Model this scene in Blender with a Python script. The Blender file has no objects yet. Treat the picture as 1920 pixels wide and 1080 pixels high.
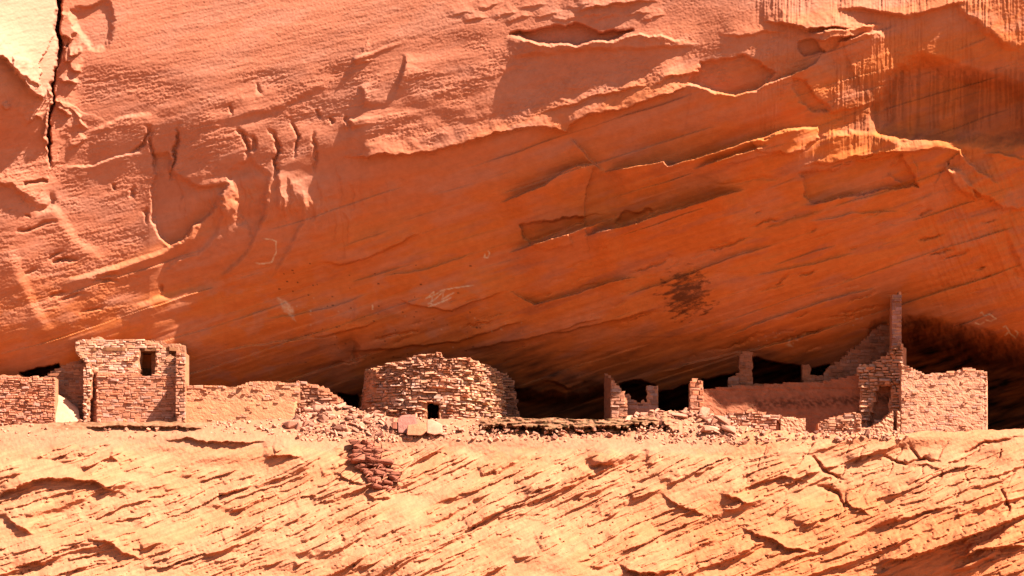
import bpy, bmesh, math, random
import numpy as np
from mathutils import Vector

random.seed(7)
RNG = np.random.default_rng(11)
SC = bpy.context.scene
COL = SC.collection

# ------------------------------------------------------------------ camera, sky, sun
DIST, EYE, PPM = 60.0, -6.0, 64.0          # metres to the ruins' plane, eye level, photo pixels per metre there
cam = bpy.data.cameras.new("camera")
cam.sensor_width, cam.lens = 36.0, 72.0
cam.shift_y = (800 - EYE * PPM - 540) / 1920.0
cam.clip_start, cam.clip_end = 0.5, 3000
cam_o = bpy.data.objects.new("camera", cam)
cam_o.location = (0, -DIST, EYE)
cam_o.rotation_euler = (math.radians(90), 0, 0)
COL.objects.link(cam_o)
SC.camera = cam_o

SUN_EL, SUN_AZ = math.radians(48), math.radians(122)      # azimuth clockwise from +Y
sdir = Vector((math.sin(SUN_AZ) * math.cos(SUN_EL), math.cos(SUN_AZ) * math.cos(SUN_EL), math.sin(SUN_EL)))
W = bpy.data.worlds.new("World")
SC.world = W
W.use_nodes = True
nt = W.node_tree
sky = nt.nodes.new("ShaderNodeTexSky")
sky.sky_type = 'NISHITA'
sky.sun_disc = False
sky.sun_elevation, sky.sun_rotation = SUN_EL, SUN_AZ
nt.links.new(sky.outputs[0], nt.nodes["Background"].inputs[0])
nt.nodes["Background"].inputs[1].default_value = 0.05
sl = bpy.data.lights.new("sun", 'SUN')
sl.energy, sl.angle, sl.color = 5.0, math.radians(0.5), (1.0, 0.93, 0.84)
sun_o = bpy.data.objects.new("sun", sl)
sun_o.rotation_euler = sdir.to_track_quat('Z', 'Y').to_euler()
sun_o.location = (30, -30, 40)
COL.objects.link(sun_o)
SC.view_settings.view_transform = 'Standard'
SC.view_settings.look = 'None'
SC.view_settings.exposure = 2.33
SC.view_settings.gamma = 1.0
SC.cycles.max_bounces = 10
SC.cycles.diffuse_bounces = 7


def P(px, py, y):
    """photo pixel + depth -> world (works on arrays)"""
    k = 1 + y / DIST
    return (px - 960) / PPM * k, y, EYE + ((800 - py) / PPM - EYE) * k


# ------------------------------------------------------------------ noise
_perm = RNG.permutation(256).astype(np.int32)
_perm = np.concatenate([_perm, _perm, _perm])
_ga = RNG.random(256) * 2 * np.pi
_gx, _gy = np.cos(_ga).astype(np.float32), np.sin(_ga).astype(np.float32)


def pn(x, y, s=0):
    x = np.asarray(x, np.float32) + s * 17.31
    y = np.asarray(y, np.float32) + s * 9.77
    xi, yi = np.floor(x), np.floor(y)
    xf, yf = x - xi, y - yi
    xi = xi.astype(np.int32) & 255
    yi = yi.astype(np.int32) & 255
    u = xf * xf * xf * (xf * (xf * 6 - 15) + 10)
    v = yf * yf * yf * (yf * (yf * 6 - 15) + 10)
    def g(ix, iy, dx, dy):
        h = _perm[_perm[ix] + iy]
        return _gx[h] * dx + _gy[h] * dy
    a = g(xi, yi, xf, yf)
    b = g(xi + 1, yi, xf - 1, yf)
    c = g(xi, yi + 1, xf, yf - 1)
    d = g(xi + 1, yi + 1, xf - 1, yf - 1)
    return ((a + u * (b - a)) * (1 - v) + (c + u * (d - c)) * v) * 1.5


def fbm(x, y, o=4, s=0, gain=0.5):
    r, a = 0, 1.0
    for i in range(o):
        r = r + a * pn(x, y, s + i * 3)
        x, y, a = x * 2.03, y * 2.03, a * gain
    return r


def sst(a, b, x):
    t = np.clip((x - a) / (b - a), 0, 1)
    return t * t * (3 - 2 * t)


def cell(x, y, s=0):
    """random value per lattice cell"""
    xi = np.floor(x + s * 7.1).astype(np.int32) & 255
    yi = np.floor(y + s * 3.3).astype(np.int32) & 255
    return _perm[_perm[xi] + yi] / 255.0


# ------------------------------------------------------------------ drawing into a depth / mask field
class Field:
    def __init__(self, ax, ay):
        self.ax, self.ay = ax, ay
        self.PX, self.PY = np.meshgrid(ax, ay)
        self.PX = self.PX.astype(np.float32)
        self.PY = self.PY.astype(np.float32)
        # ragged edges: features are read through a small warp
        wx = 7 * fbm(self.PX / 45, self.PY / 45, 4, 50, 0.6)
        wy = 5 * fbm(self.PX / 45, self.PY / 45, 4, 70, 0.6)
        self.WX, self.WY = self.PX + wx, self.PY + wy

    def window(self, pts, m):
        xs = [p[0] for p in pts]
        ys = [p[1] for p in pts]
        i0, i1 = np.searchsorted(self.ax, [min(xs) - m, max(xs) + m])
        j0, j1 = np.searchsorted(self.ay, [min(ys) - m, max(ys) + m])
        return slice(j0, j1), slice(i0, i1)

    def line(self, pts, m, warp=1.0):
        """signed distance (positive on the right-hand side walking along pts on screen, i.e. BELOW a line drawn left to right), end taper"""
        sl_ = self.window(pts, m)
        x = self.PX[sl_] * (1 - warp) + self.WX[sl_] * warp
        y = self.PY[sl_] * (1 - warp) + self.WY[sl_] * warp
        best = np.full(x.shape, 1e9, np.float32)
        sd = np.zeros_like(best)
        along = np.zeros_like(best)
        tot = 0.0
        for (x0, y0), (x1, y1) in zip(pts[:-1], pts[1:]):
            dx, dy = x1 - x0, y1 - y0
            L = math.hypot(dx, dy) + 1e-6
            t = ((x - x0) * dx + (y - y0) * dy) / L
            tc = np.clip(t, 0, L)
            ex, ey = x - (x0 + dx * tc / L), y - (y0 + dy * tc / L)
            d = np.sqrt(ex * ex + ey * ey)
            sg = np.sign(dx * (y - y0) - dy * (x - x0))
            c = d < best
            best = np.where(c, d, best)
            sd = np.where(c, d * sg, sd)
            along = np.where(c, tot + tc, along)
            tot += L
        e = min(0.35 * tot, 60)
        taper = sst(0, e, along) * sst(0, e, tot - along)
        return sl_, sd, taper, best

    def poly(self, pts, m, warp=1.0):
        """signed distance to a closed polygon, positive inside"""
        sl_ = self.window(pts, m)
        x = self.PX[sl_] * (1 - warp) + self.WX[sl_] * warp
        y = self.PY[sl_] * (1 - warp) + self.WY[sl_] * warp
        best = np.full(x.shape, 1e9, np.float32)
        ins = np.zeros(x.shape, bool)
        n = len(pts)
        for i in range(n):
            x0, y0 = pts[i]
            x1, y1 = pts[(i + 1) % n]
            dx, dy = x1 - x0, y1 - y0
            t = np.clip(((x - x0) * dx + (y - y0) * dy) / (dx * dx + dy * dy + 1e-6), 0, 1)
            best = np.minimum(best, np.hypot(x - x0 - dx * t, y - y0 - dy * t))
            if dy != 0:
                c = ((y0 > y) != (y1 > y)) & (x < dx * (y - y0) / dy + x0)
                ins ^= c
        return sl_, np.where(ins, best, -best)

    # every shape below changes depth D: minus is towards the camera
    def ledge(self, D, pts, amp, fall=40, soft=2.0, warp=1.0):
        """rock below the line stands out by amp and dies away downwards"""
        s, d, t, _ = self.line(pts, fall * 3.2 + 10, warp)
        D[s] -= amp * t * sst(-soft, soft, d) * np.exp(-np.maximum(d, 0) / fall)

    def under(self, D, pts, amp, fall=40, soft=2.0, warp=1.0):
        """rock above the line stands out by amp and dies away upwards: a dark underside"""
        s, d, t, _ = self.line(pts, fall * 3.2 + 10, warp)
        D[s] -= amp * t * sst(-soft, soft, -d) * np.exp(-np.maximum(-d, 0) / fall)

    def groove(self, D, pts, amp, w=4, warp=1.0):
        s, d, t, b = self.line(pts, w * 3 + 10, warp)
        D[s] += amp * t * np.exp(-(b / w) ** 2)

    def recess(self, D, pts, amp, soft=3, warp=1.0):
        s, d = self.poly(pts, soft * 2 + 14, warp)
        D[s] += amp * sst(-soft, soft, d)

    def pmask(self, M, pts, v=1.0, soft=10, warp=1.0):
        s, d = self.poly(pts, soft * 2 + 14, warp)
        M[s] = np.maximum(M[s], v * sst(-soft, soft, d))

    def lmask(self, M, pts, v=1.0, w=2, warp=0.3):
        s, d, t, b = self.line(pts, w * 3 + 10, warp)
        M[s] = np.maximum(M[s], v * sst(0, .2, t) * sst(w * 1.4, w * .6, b))


def lattice(PX, PY, cx, cy, vals):
    """smooth interpolation of a coarse table of values"""
    vals = np.array(vals, np.float32)
    def wts(c, a):
        i = np.clip(np.searchsorted(c, a) - 1, 0, len(c) - 2)
        t = np.clip((a - np.array(c)[i]) / (np.array(c)[i + 1] - np.array(c)[i]), 0, 1)
        return i, t * t * (3 - 2 * t) * .6 + t * .4
    ix, tx = wts(cx, PX[0])
    iy, ty = wts(cy, PY[:, 0])
    r0 = vals[iy][:, ix] * (1 - tx) + vals[iy][:, ix + 1] * tx
    r1 = vals[iy + 1][:, ix] * (1 - tx) + vals[iy + 1][:, ix + 1] * tx
    return (r0 * (1 - ty[:, None]) + r1 * ty[:, None]).astype(np.float32)


# ------------------------------------------------------------------ materials and mesh helpers
def rock_mat(name, tint=(1, 1, 1), nscale=6.0, nlow=.8, nhigh=1.15, bscale=26.0, bstr=.35, bdist=.03, rnd=0.0, attr=True):
    m = bpy.data.materials.new(name)
    m.use_nodes = True
    t = m.node_tree
    b = t.nodes["Principled BSDF"]
    b.inputs["Roughness"].default_value = .95
    b.inputs["Specular IOR Level"].default_value = .08
    co = t.nodes.new("ShaderNodeTexCoord")
    n1 = t.nodes.new("ShaderNodeTexNoise")
    n1.inputs["Scale"].default_value = nscale
    n1.inputs["Detail"].default_value = 8
    n1.inputs["Roughness"].default_value = .65
    t.links.new(co.outputs["Object"], n1.inputs["Vector"])
    mr = t.nodes.new("ShaderNodeMapRange")
    mr.inputs["From Min"].default_value, mr.inputs["From Max"].default_value = .3, .7
    mr.inputs["To Min"].default_value, mr.inputs["To Max"].default_value = nlow * .77, nhigh * .77
    t.links.new(n1.outputs["Fac"], mr.inputs["Value"])
    if attr:
        at = t.nodes.new("ShaderNodeAttribute")
        at.attribute_name = "Col"
        src = at.outputs["Color"]
    else:
        rg = t.nodes.new("ShaderNodeRGB")
        rg.outputs[0].default_value = (*tint, 1)
        src = rg.outputs[0]
    mx = t.nodes.new("ShaderNodeMix")
    mx.data_type, mx.blend_type = 'RGBA', 'MULTIPLY'
    mx.inputs[0].default_value = 1
    t.links.new(src, mx.inputs[6])
    t.links.new(mr.outputs[0], mx.inputs[7])
    out = mx.outputs[2]
    if rnd:
        oi = t.nodes.new("ShaderNodeObjectInfo")
        m2 = t.nodes.new("ShaderNodeMapRange")
        m2.inputs["To Min"].default_value, m2.inputs["To Max"].default_value = 1 - rnd, 1 + rnd * .5
        t.links.new(oi.outputs["Random"], m2.inputs["Value"])
        m3 = t.nodes.new("ShaderNodeMix")
        m3.data_type, m3.blend_type = 'RGBA', 'MULTIPLY'
        m3.inputs[0].default_value = 1
        t.links.new(out, m3.inputs[6])
        t.links.new(m2.outputs[0], m3.inputs[7])
        out = m3.outputs[2]
    t.links.new(out, b.inputs["Base Color"])
    n2 = t.nodes.new("ShaderNodeTexNoise")
    n2.inputs["Scale"].default_value = bscale
    n2.inputs["Detail"].default_value = 6
    n2.inputs["Roughness"].default_value = .7
    t.links.new(co.outputs["Object"], n2.inputs["Vector"])
    bp = t.nodes.new("ShaderNodeBump")
    bp.inputs["Strength"].default_value = bstr
    bp.inputs["Distance"].default_value = bdist
    t.links.new(n2.outputs["Fac"], bp.inputs["Height"])
    t.links.new(bp.outputs[0], b.inputs["Normal"])
    return m


M_CLIFF = rock_mat("cliff_sandstone", nscale=5, nlow=.88, nhigh=1.08, bscale=16, bstr=.25, bdist=.03)
M_SLOPE = rock_mat("slope_sandstone", nscale=4, nlow=.85, nhigh=1.1, bscale=18, bstr=.5, bdist=.03)
M_WALL = rock_mat("masonry", nscale=9, nlow=.75, nhigh=1.15, bscale=30, bstr=.6, bdist=.02)
M_PLASTER = rock_mat("mud_plaster", nscale=5, nlow=.75, nhigh=1.15, bscale=22, bstr=.7, bdist=.025)
M_STONE = rock_mat("loose_stone", tint=(.43, .18, .11), nscale=7, nlow=.75, nhigh=1.15, bscale=22, bstr=.5, bdist=.02, rnd=.35, attr=False)
M_DARKST = rock_mat("stacked_stone", tint=(.27, .082, .046), nscale=7, nlow=.75, nhigh=1.15, bscale=22, bstr=.5, bdist=.02, rnd=.3, attr=False)
M_SAND = rock_mat("canyon_sand", tint=(.30, .15, .072), nscale=.8, bscale=6, bdist=.05, attr=False)
M_WOOD = rock_mat("old_timber", tint=(.30, .10, .05), nscale=14, bscale=30, attr=False)


def grid_mesh(name, X, Y, Z, col, mat, smooth=True):
    h, w = X.shape
    me = bpy.data.meshes.new(name)
    n = h * w
    co = np.empty((n, 3), np.float32)
    co[:, 0], co[:, 1], co[:, 2] = X.ravel(), Y.ravel(), Z.ravel()
    idx = np.arange(n, dtype=np.int32).reshape(h, w)
    q = np.stack([idx[:-1, :-1], idx[1:, :-1], idx[1:, 1:], idx[:-1, 1:]], -1).reshape(-1, 4)
    me.vertices.add(n)
    me.vertices.foreach_set("co", co.ravel())
    me.loops.add(q.size)
    me.loops.foreach_set("vertex_index", q.ravel())
    me.polygons.add(len(q))
    me.polygons.foreach_set("loop_start", np.arange(0, q.size, 4, dtype=np.int32))
    me.polygons.foreach_set("use_smooth", np.full(len(q), smooth))
    me.update(calc_edges=True)
    a = me.color_attributes.new("Col", 'FLOAT_COLOR', 'POINT')
    c4 = np.ones((n, 4), np.float32)
    c4[:, :3] = col.reshape(-1, 3)
    a.data.foreach_set("color", c4.ravel())
    me.materials.append(mat)
    o = bpy.data.objects.new(name, me)
    COL.objects.link(o)
    return o


class MB:
    """collects polygons, becomes one mesh object"""
    def __init__(self):
        self.v, self.f, self.c = [], [], []

    def add(self, vs, fs, c):
        b = len(self.v)
        self.v += vs
        self.c += [c] * len(vs)
        self.f += [tuple(i + b for i in f) for f in fs]

    def build(self, name, mat, parent=None, loc=(0, 0, 0), smooth=False):
        me = bpy.data.meshes.new(name)
        L = Vector(parent.location) if parent else Vector(loc)
        me.from_pydata([(p[0] - L.x, p[1] - L.y, p[2] - L.z) for p in self.v], [], self.f)
        if smooth:
            me.polygons.foreach_set("use_smooth", [True] * len(me.polygons))
        a = me.color_attributes.new("Col", 'FLOAT_COLOR', 'POINT')
        a.data.foreach_set("color", [x for c in self.c for x in (*c, 1.0)])
        me.materials.append(mat)
        o = bpy.data.objects.new(name, me)
        COL.objects.link(o)
        if parent:
            o.parent = parent
        else:
            o.location = L
        return o


def tag(o, label=None, cat=None, group=None, kind=None):
    if label: o["label"] = label
    if cat: o["category"] = cat
    if group: o["group"] = group
    if kind: o["kind"] = kind
    return o


def thing(name, label, cat, loc, group=None):
    o = bpy.data.objects.new(name, None)
    o.empty_display_size = .3
    o.location = loc
    COL.objects.link(o)
    return tag(o, label, cat, group)


# ------------------------------------------------------------------ THE CLIFF
def build_cliff():
    ax = np.concatenate([np.linspace(-1500, -40, 110), np.arange(-30, 1950, 1.45), np.linspace(1960, 3400, 110)])
    ay = np.concatenate([np.linspace(-1300, -40, 90), np.arange(-30, 800, 1.4), np.linspace(803, 900, 25)])
    F = Field(ax, ay)
    PX, PY = F.PX, F.PY
    cx = [-1500, 0, 130, 280, 420, 600, 800, 1000, 1200, 1400, 1560, 1680, 1800, 1920, 2300, 3400]
    cy = [-1300, -200, -40, 60, 150, 230, 310, 400, 500, 600, 680, 760, 900]
    # tilt: metres the face retreats per metre of descent (the sun grazes a face at about .42)
    T = [
        [-.3] * 16,
        [-.25] * 16,
        [.00, .00, .02, .04, .05, .05, .06, .08, .12, .14, .14, .14, .20, .26, .1, .1],
        [.05, .05, .04, .03, .04, .06, .10, .12, .16, .20, .16, .20, .26, .34, .1, .1],
        [.10, .10, .12, .12, .18, .24, .18, .20, .26, .34, .22, .26, .32, .36, .1, .1],
        [.15, .18, .18, .20, .34, .40, .32, .34, .46, .55, .38, .30, .30, .34, .1, .1],
        [.20, .22, .20, .30, .54, .55, .50, .54, .56, .54, .45, .36, .25, .30, .2, .2],
        [.25, .32, .22, .28, .56, .58, .55, .57, .58, .60, .64, .56, .50, .35, .4, .4],
        [.30, .34, .24, .28, .46, .56, .60, .64, .66, .74, .85, .85, .85, .80, .8, .8],
        [.40, .40, .36, .40, .60, .70, .86, .90, .95, 1.0, 1.05, 1.1, 1.2, 1.2, 1.1, 1.1],
        [.9, .85, .80, .85, 1.0, 1.15, 1.2, 1.3, 1.35, 1.35, 1.35, 1.4, 1.5, 1.5, 1.4, 1.4],
        [1.0, .90, .90, 1.0, 1.1, 1.2, 1.2, 1.3, 1.4, 1.4, 1.4, 1.4, 1.4, 1.4, 1.3, 1.3],
        [.5] * 16,
    ]
    tilt = lattice(PX, PY, cx, cy, T)
    dz = np.diff(PY, axis=0, prepend=PY[:1]) / PPM
    D = np.cumsum(tilt * dz, axis=0)
    # depth wanted behind the ruins, per column
    want = np.interp(PX[0], [-1500, 0, 130, 280, 420, 600, 800, 1000, 1200, 1400, 1560, 1680, 1800, 1920, 2300, 3400],
                     [1.4, 1.5, 1.7, 2.1, 2.9, 3.6, 4.0, 4.1, 4.1, 4.1, 4.3, 4.62, 4.65, 4.5, 4.2, 4.2])
    k = np.exp(-np.linspace(-3, 3, 181) ** 2)
    k /= k.sum()
    wpad = np.pad(want, 90, mode='edge')
    want = np.convolve(wpad, k, 'valid')
    j = np.searchsorted(ay, 720)
    off = want - D[j]
    opad = np.pad(off, 90, mode='edge')
    off = np.convolve(opad, k, 'valid')
    D = D + off[None, :]
    jt = np.searchsorted(ay, 60)
    top = np.interp(PX[0], [-1500, 0, 130, 280, 420, 600, 800, 1000, 1200, 1400, 1560, 1680, 1800, 1920, 2300, 3400],
                    [-1.5, -1.5, -1.5, -1.6, -1.68, -1.82, -2.0, -2.25, -2.6, -2.9, -2.85, -2.75, -2.85, -2.8, -2.6, -2.6])
    cor = np.convolve(np.pad(top, 90, mode='edge'), k, 'valid') - D[jt]
    D = D + cor[None, :] * sst(430, 60, PY)
    # out of the frame on the right an added rounded bulge stands forward to cast shade
    D -= 1.1 * np.exp(-((PX - 2200) / 190) ** 2) * sst(420, 200, PY) * sst(-700, -100, PY)

    q, w = PX - .32 * PY, PY + .32 * PX           # along and across the bedding
    infr = sst(-400, -50, PX) * sst(2400, 1980, PX) * sst(-500, -60, PY)

    # broad swell and bedding
    D += .16 * fbm(q / 420, w / 150, 4, 1) * (.35 + .65 * sst(40, 240, PY)) * (.4 + .6 * sst(150, 420, PX))
    shade = np.clip((w - 520) / 200, 0, 1)          # lower, smoother, bedded
    D += .02 * fbm(q / 260, w / 13, 3, 5) * (.10 + .90 * sst(450, 900, w))
    # stepped sheets of rock in the overhang
    ws = w + 5 * fbm(q / 240, w / 90, 3, 9)
    for per, amp, sd in ((74, .12, 3), (33, .03, 4)):
        ph = ws / per
        fr = ph - np.floor(ph)
        r = sst(-.25, .5, pn(q / 200 + 5.3 * np.floor(ph), np.floor(ph) * 3.7 + .5, sd))
        D += amp * infr * r * (fr ** 2 - .4) * sst(.3, .7, r) * sst(470, 700, w)
    # grain: strong on the weathered band, fine above, faint on the smooth ceiling
    brow = np.interp(PX[0], [0, 200, 420, 600, 700, 850, 960, 1200, 1500, 1700, 1920], [200, 125, 140, 122, 95, 62, 62, 70, 50, 90, 120])
    low = np.interp(PX[0], [0, 250, 290, 450, 640, 800, 1000, 1200, 1400, 1500, 1560, 1640, 1800, 1920],
                    [640, 590, 350, 330, 260, 270, 240, 185, 160, 205, 260, 240, 150, 150])
    lw = low[None, :] + 26 * fbm(PX / 40, PY / 40, 4, 21)
    rough = sst(-14, 14, PY - brow[None, :]) * sst(12, -12, PY - lw)
    above = sst(14, -14, PY - brow[None, :])
    g1 = fbm((PX - .5 * PY) / 11, (PY + .5 * PX) / 3.4, 3, 31, .55)
    g2 = fbm(PX / 4.2, PY / 3.6, 2, 37)
    rough = rough * (.3 + .7 * sst(-.3, .3, fbm(PX / 90, PY / 50, 3, 33)))
    gr = (.013 * rough + .004 * above + .0015) * infr
    D += gr * g1 + (.006 * rough + .0035 * above + .001) * g2 * infr
    # rivulets: vertical flutes on the right
    D += .012 * infr * (rough + .5 * above) * fbm((PX - .9 * PY) / 90, (PY + .22 * PX) / 8, 3, 39) * sst(1000, 800, PX)
    fl = sst(1380, 1450, PX) * sst(1960, 1880, PX) * sst(.1, .5, fbm(PX / 70, PY / 260, 3, 41) + .45)
    D += .022 * infr * fl * fbm(PX / 4.2, PY / 85, 3, 43) * sst(330, 260, PY)
    fl2 = sst(1690, 1780, PX) * sst(280, 340, PY) * sst(620, 480, PY)
    D += .03 * fl2 * infr * fbm((PX - .42 * PY) / 9, (PY + .4 * PX) / 160, 3, 47)

    A = F
    # ---- top left: sunlit fin, the deep crack, broken blocks
    crack = [(116, -300), (114, -20), (107, 40), (110, 90), (104, 130), (98, 180), (96, 230), (92, 270), (90, 305), (98, 324)]
    fin = sst(3, -3, A.WX - np.interp(PY, [p[1] for p in crack], [p[0] for p in crack])) * sst(330, 130, PY)
    D -= fin * (.55 + np.clip((108 - PX) / 64, 0, 6) * .62)
    A.groove(D, crack[:5], 1.4, 3.4, .7)
    A.groove(D, crack[3:], .7, 2.6, 1.0)
    A.ledge(D, [(88, 150), (96, 190), (86, 240), (84, 300)][::-1], .18, 14, 2)
    A.under(D, [(-60, 60), (0, 103), (28, 125), (36, 142), (62, 170), (84, 182), (92, 160)], .62, 34)
    A.recess(D, [(20, 108), (60, 118), (72, 160), (40, 140)], -.16, 3)
    A.recess(D, [(135, 22), (200, 2), (217, 58), (190, 90), (165, 92), (150, 58)], .13, 6)
    A.recess(D, [(113, 25), (130, 28), (142, 62), (120, 90), (112, 70)], -.22, 3)
    A.recess(D, [(116, 70), (130, 72), (128, 86), (114, 84)], .25, 2)
    for p in ([(128, 100), (150, 104)], [(118, 116), (146, 112)], [(130, 130), (153, 136)], [(108, 148), (148, 156)], [(100, 205), (118, 208), (132, 220)]):
        A.under(D, p, .20, 14, 1.5)
    A.ledge(D, [(136, 205), (150, 215), (165, 246)], .15, 20)
    A.ledge(D, [(150, 255), (200, 232), (250, 215), (300, 205)], .10, 30, 4)
    A.ledge(D, [(98, 322), (150, 312), (220, 296), (275, 282)], .12, 26, 3)
    A.under(D, [(125, 285), (150, 270), (165, 262)], .10, 20)
    for p in ([(0, 195), (14, 205), (30, 196)], [(46, 238), (66, 218), (84, 232)]):
        A.under(D, p, .16, 16)
    # smooth brow line: the lit shoulder
    A.under(D, [(130, 130), (300, 140), (430, 140), (600, 122), (700, 95), (800, 72), (960, 60)], .05, 60, 22, .4)
    # ---- hooked groove and hanging tongues
    A.groove(D, [(262, 236), (276, 238), (280, 252), (272, 268), (258, 279), (240, 292)], .16, 4)
    for p, a in (([(334, 228), (336, 250), (328, 275), (322, 318), (318, 345)], .26), ([(286, 235), (288, 275), (287, 330)], .16),
                 ([(440, 236), (456, 250), (464, 282), (462, 305)], .2), ([(462, 250), (474, 262), (468, 290)], .16),
                 ([(496, 240), (514, 252), (518, 290), (516, 345)], .22), ([(545, 215), (556, 250), (549, 300)], .16),
                 ([(590, 240), (594, 280), (588, 330)], .14), ([(617, 220), (628, 235)], .14), ([(585, 205), (600, 225)], .12),
                 ([(645, 218), (652, 242)], .2), ([(425, 195), (442, 220)], .1), ([(480, 150), (492, 180)], .08)):
        A.groove(D, p, a * .8, 3.2)
    for p, a in (([(758, 96), (760, 118), (752, 150), (737, 184)], .15), ([(664, 108), (668, 118)], .1), ([(672, 158), (681, 170), (681, 205)], .14),
                 ([(645, 222), (648, 244)], .16)):
        A.under(D, p, a, 45, 3.5, .5)        # right side stands out: shaded face turned left
    A.under(D, [(662, 112), (676, 120), (700, 116)], .07, 30)
    A.under(D, [(420, 232), (470, 215), (530, 195), (600, 165), (640, 142)], .08, 40, 7)
    # ---- the scooped pocket and its fluted ribs
    A.recess(D, [(287, 292), (312, 288), (316, 318), (345, 336), (378, 352), (420, 348), (412, 380), (372, 420), (340, 452), (318, 462), (298, 446), (288, 400)], .20, 6)
    A.ledge(D, [(300, 462), (340, 452), (365, 425), (382, 400)], .22, 34, 3)
    A.recess(D, [(430, 330), (470, 300), (500, 330), (492, 400), (470, 440), (450, 420), (440, 370)], .13, 9)
    for p, a, f_ in (([(390, 325), (404, 362), (417, 405), (404, 440), (383, 466), (350, 500)], .15, 34),
                     ([(482, 325), (495, 380), (490, 420), (467, 468), (430, 505), (390, 535)], .17, 40),
                     ([(519, 310), (523, 370), (518, 420)], .16, 26), ([(556, 340), (567, 385), (566, 420), (545, 462), (520, 500), (500, 540)], .17, 38),
                     ([(594, 370), (590, 410), (570, 440)], .12, 24), ([(680, 310), (676, 360), (682, 420)], .07, 22), ([(722, 330), (728, 400)], .06, 20)):
        A.under(D, p, a, f_, 6, .4)
    for k in range(26):                                # faint concentric scour marks
        x = 330 + 13 * k + random.uniform(-5, 5)
        y0 = 320 + random.uniform(-20, 60)
        A.under(D, [(x, y0), (x + 10, y0 + 45), (x + 8, y0 + 90)], random.uniform(.02, .07), 18, 2.5)
    # long bright ribs lower left
    A.ledge(D, [(110, 532), (200, 505), (270, 485), (336, 460)], .20, 34, 6, .4)
    A.ledge(D, [(220, 588), (300, 560), (360, 545), (420, 532)], .18, 30, 8, .4)
    A.ledge(D, [(300, 510), (340, 488), (385, 470)], .10, 20, 4)
    A.ledge(D, [(60, 350), (110, 400), (140, 450), (210, 492)], .10, 34, 12, .4)
    A.ledge(D, [(14, 440), (40, 520), (70, 580), (110, 640)], .08, 44, 12, .4)
    A.under(D, [(-60, 330), (20, 345), (60, 380), (96, 392)], .22, 50, 6)
    A.recess(D, [(46, 342), (84, 336), (82, 344), (46, 348)], .14, 2)
    A.groove(D, [(92, 360), (100, 375), (88, 390), (66, 394)], .12, 5)
    for p in ([(88, 492), (120, 468)], [(95, 497), (140, 478)], [(104, 490), (150, 484)], [(90, 560), (130, 545)], [(104, 568), (166, 546)],
              [(30, 440), (60, 430)], [(35, 440), (120, 410)], [(80, 500), (40, 515)], [(150, 590), (200, 575)], [(168, 525), (230, 528)],
              [(175, 520), (226, 515)], [(60, 405), (44, 404)], [(250, 375), (254, 350)], [(270, 390), (278, 420)], [(215, 345), (210, 360)], [(302, 530), (306, 548)]):
        A.groove(D, p, .10, 3.2)
    # ---- eye-shaped pocket, top middle, with its bright sill
    A.recess(D, [(958, 64), (1010, 57), (1078, 44), (1122, 60), (1182, 55), (1150, 72), (1070, 84), (1010, 78)], .34, 4)
    A.ledge(D, [(950, 68), (1000, 80), (1060, 86), (1130, 79), (1200, 64), (1290, 74)], .34, 22, 1.5)
    A.under(D, [(940, 112), (1010, 100), (1100, 93), (1200, 90), (1330, 86)], .12, 22, 5, .6)
    A.under(D, [(1060, 22), (1110, 16), (1160, 6), (1240, 2)], .16, 30)
    for k in range(14):
        x = 830 + 28 * k
        A.under(D, [(x, 30 + 14 * math.sin(k * 2.1)), (x + 60, 20 + 14 * math.sin(k * 2.1 + .4))], .05, 14, 2)
    A.under(D, [(780, 195), (880, 155), (960, 130), (1010, 122)], .05, 36, 6)
    # ---- lower rim of the weathered band: crumbling edge, flat rock under it
    A.under(D, [(640, 300), (720, 290), (800, 285), (870, 268), (1000, 238), (1060, 246), (1075, 230), (1120, 212), (1180, 200), (1240, 178), (1300, 160)], .34, 50, 1.5)
    A.under(D, [(1000, 215), (1060, 195), (1120, 180), (1180, 165), (1230, 160)], .13, 24, 2)
    A.under(D, [(1220, 170), (1240, 150), (1290, 135), (1330, 130)], .14, 22, 2)
    A.ledge(D, [(800, 287), (850, 272), (880, 268)], .09, 14, 2)
    # ---- big sloping sheet edges in the middle
    A.ledge(D, [(1066, 252), (1082, 275), (1110, 300), (1134, 321)], .24, 40, 2, .5)
    A.ledge(D, [(1125, 324), (1190, 312), (1244, 302), (1252, 311), (1330, 290), (1400, 266), (1470, 244), (1536, 236)], .76, 55, 1.1, .35)
    A.ledge(D, [(930, 385), (972, 366), (1020, 347), (1050, 325), (1078, 313), (1114, 307), (1136, 324)], .45, 60, 1.1, .45)
    A.ledge(D, [(1290, 320), (1390, 288), (1450, 268)], .40, 34, 1.1, .4)
    A.recess(D, [(1410, 262), (1534, 236), (1536, 258), (1515, 276), (1470, 290), (1420, 284)], -.12, 2.5)
    A.under(D, [(1330, 322), (1400, 300), (1450, 290), (1510, 282)], .16, 24, 2)
    A.ledge(D, [(950, 474), (1000, 458), (1060, 440), (1096, 428), (1160, 405)], 1.0, 55, 1.1, .4)
    A.ledge(D, [(1088, 445), (1170, 424), (1260, 396), (1330, 374), (1400, 352)], .85, 55, 1.1, .35)
    A.recess(D, [(975, 420), (1092, 406), (1094, 418), (1060, 432), (1000, 455), (980, 448)], .16, 3)
    A.recess(D, [(1000, 455), (1060, 440), (1070, 456), (1030, 468), (1008, 464)], -.10, 2.5)
    A.recess(D, [(1160, 402), (1220, 394), (1220, 400), (1168, 424), (1152, 420)], .10, 2.5)
    A.ledge(D, [(1150, 424), (1190, 416), (1240, 396)], .14, 14, 2)
    A.under(D, [(960, 420), (1030, 412), (1095, 404), (1150, 398)], .07, 20, 2)
    A.recess(D, [(1505, 326), (1690, 290), (1722, 350), (1600, 365), (1530, 384), (1506, 370)], .20, 3)
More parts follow.
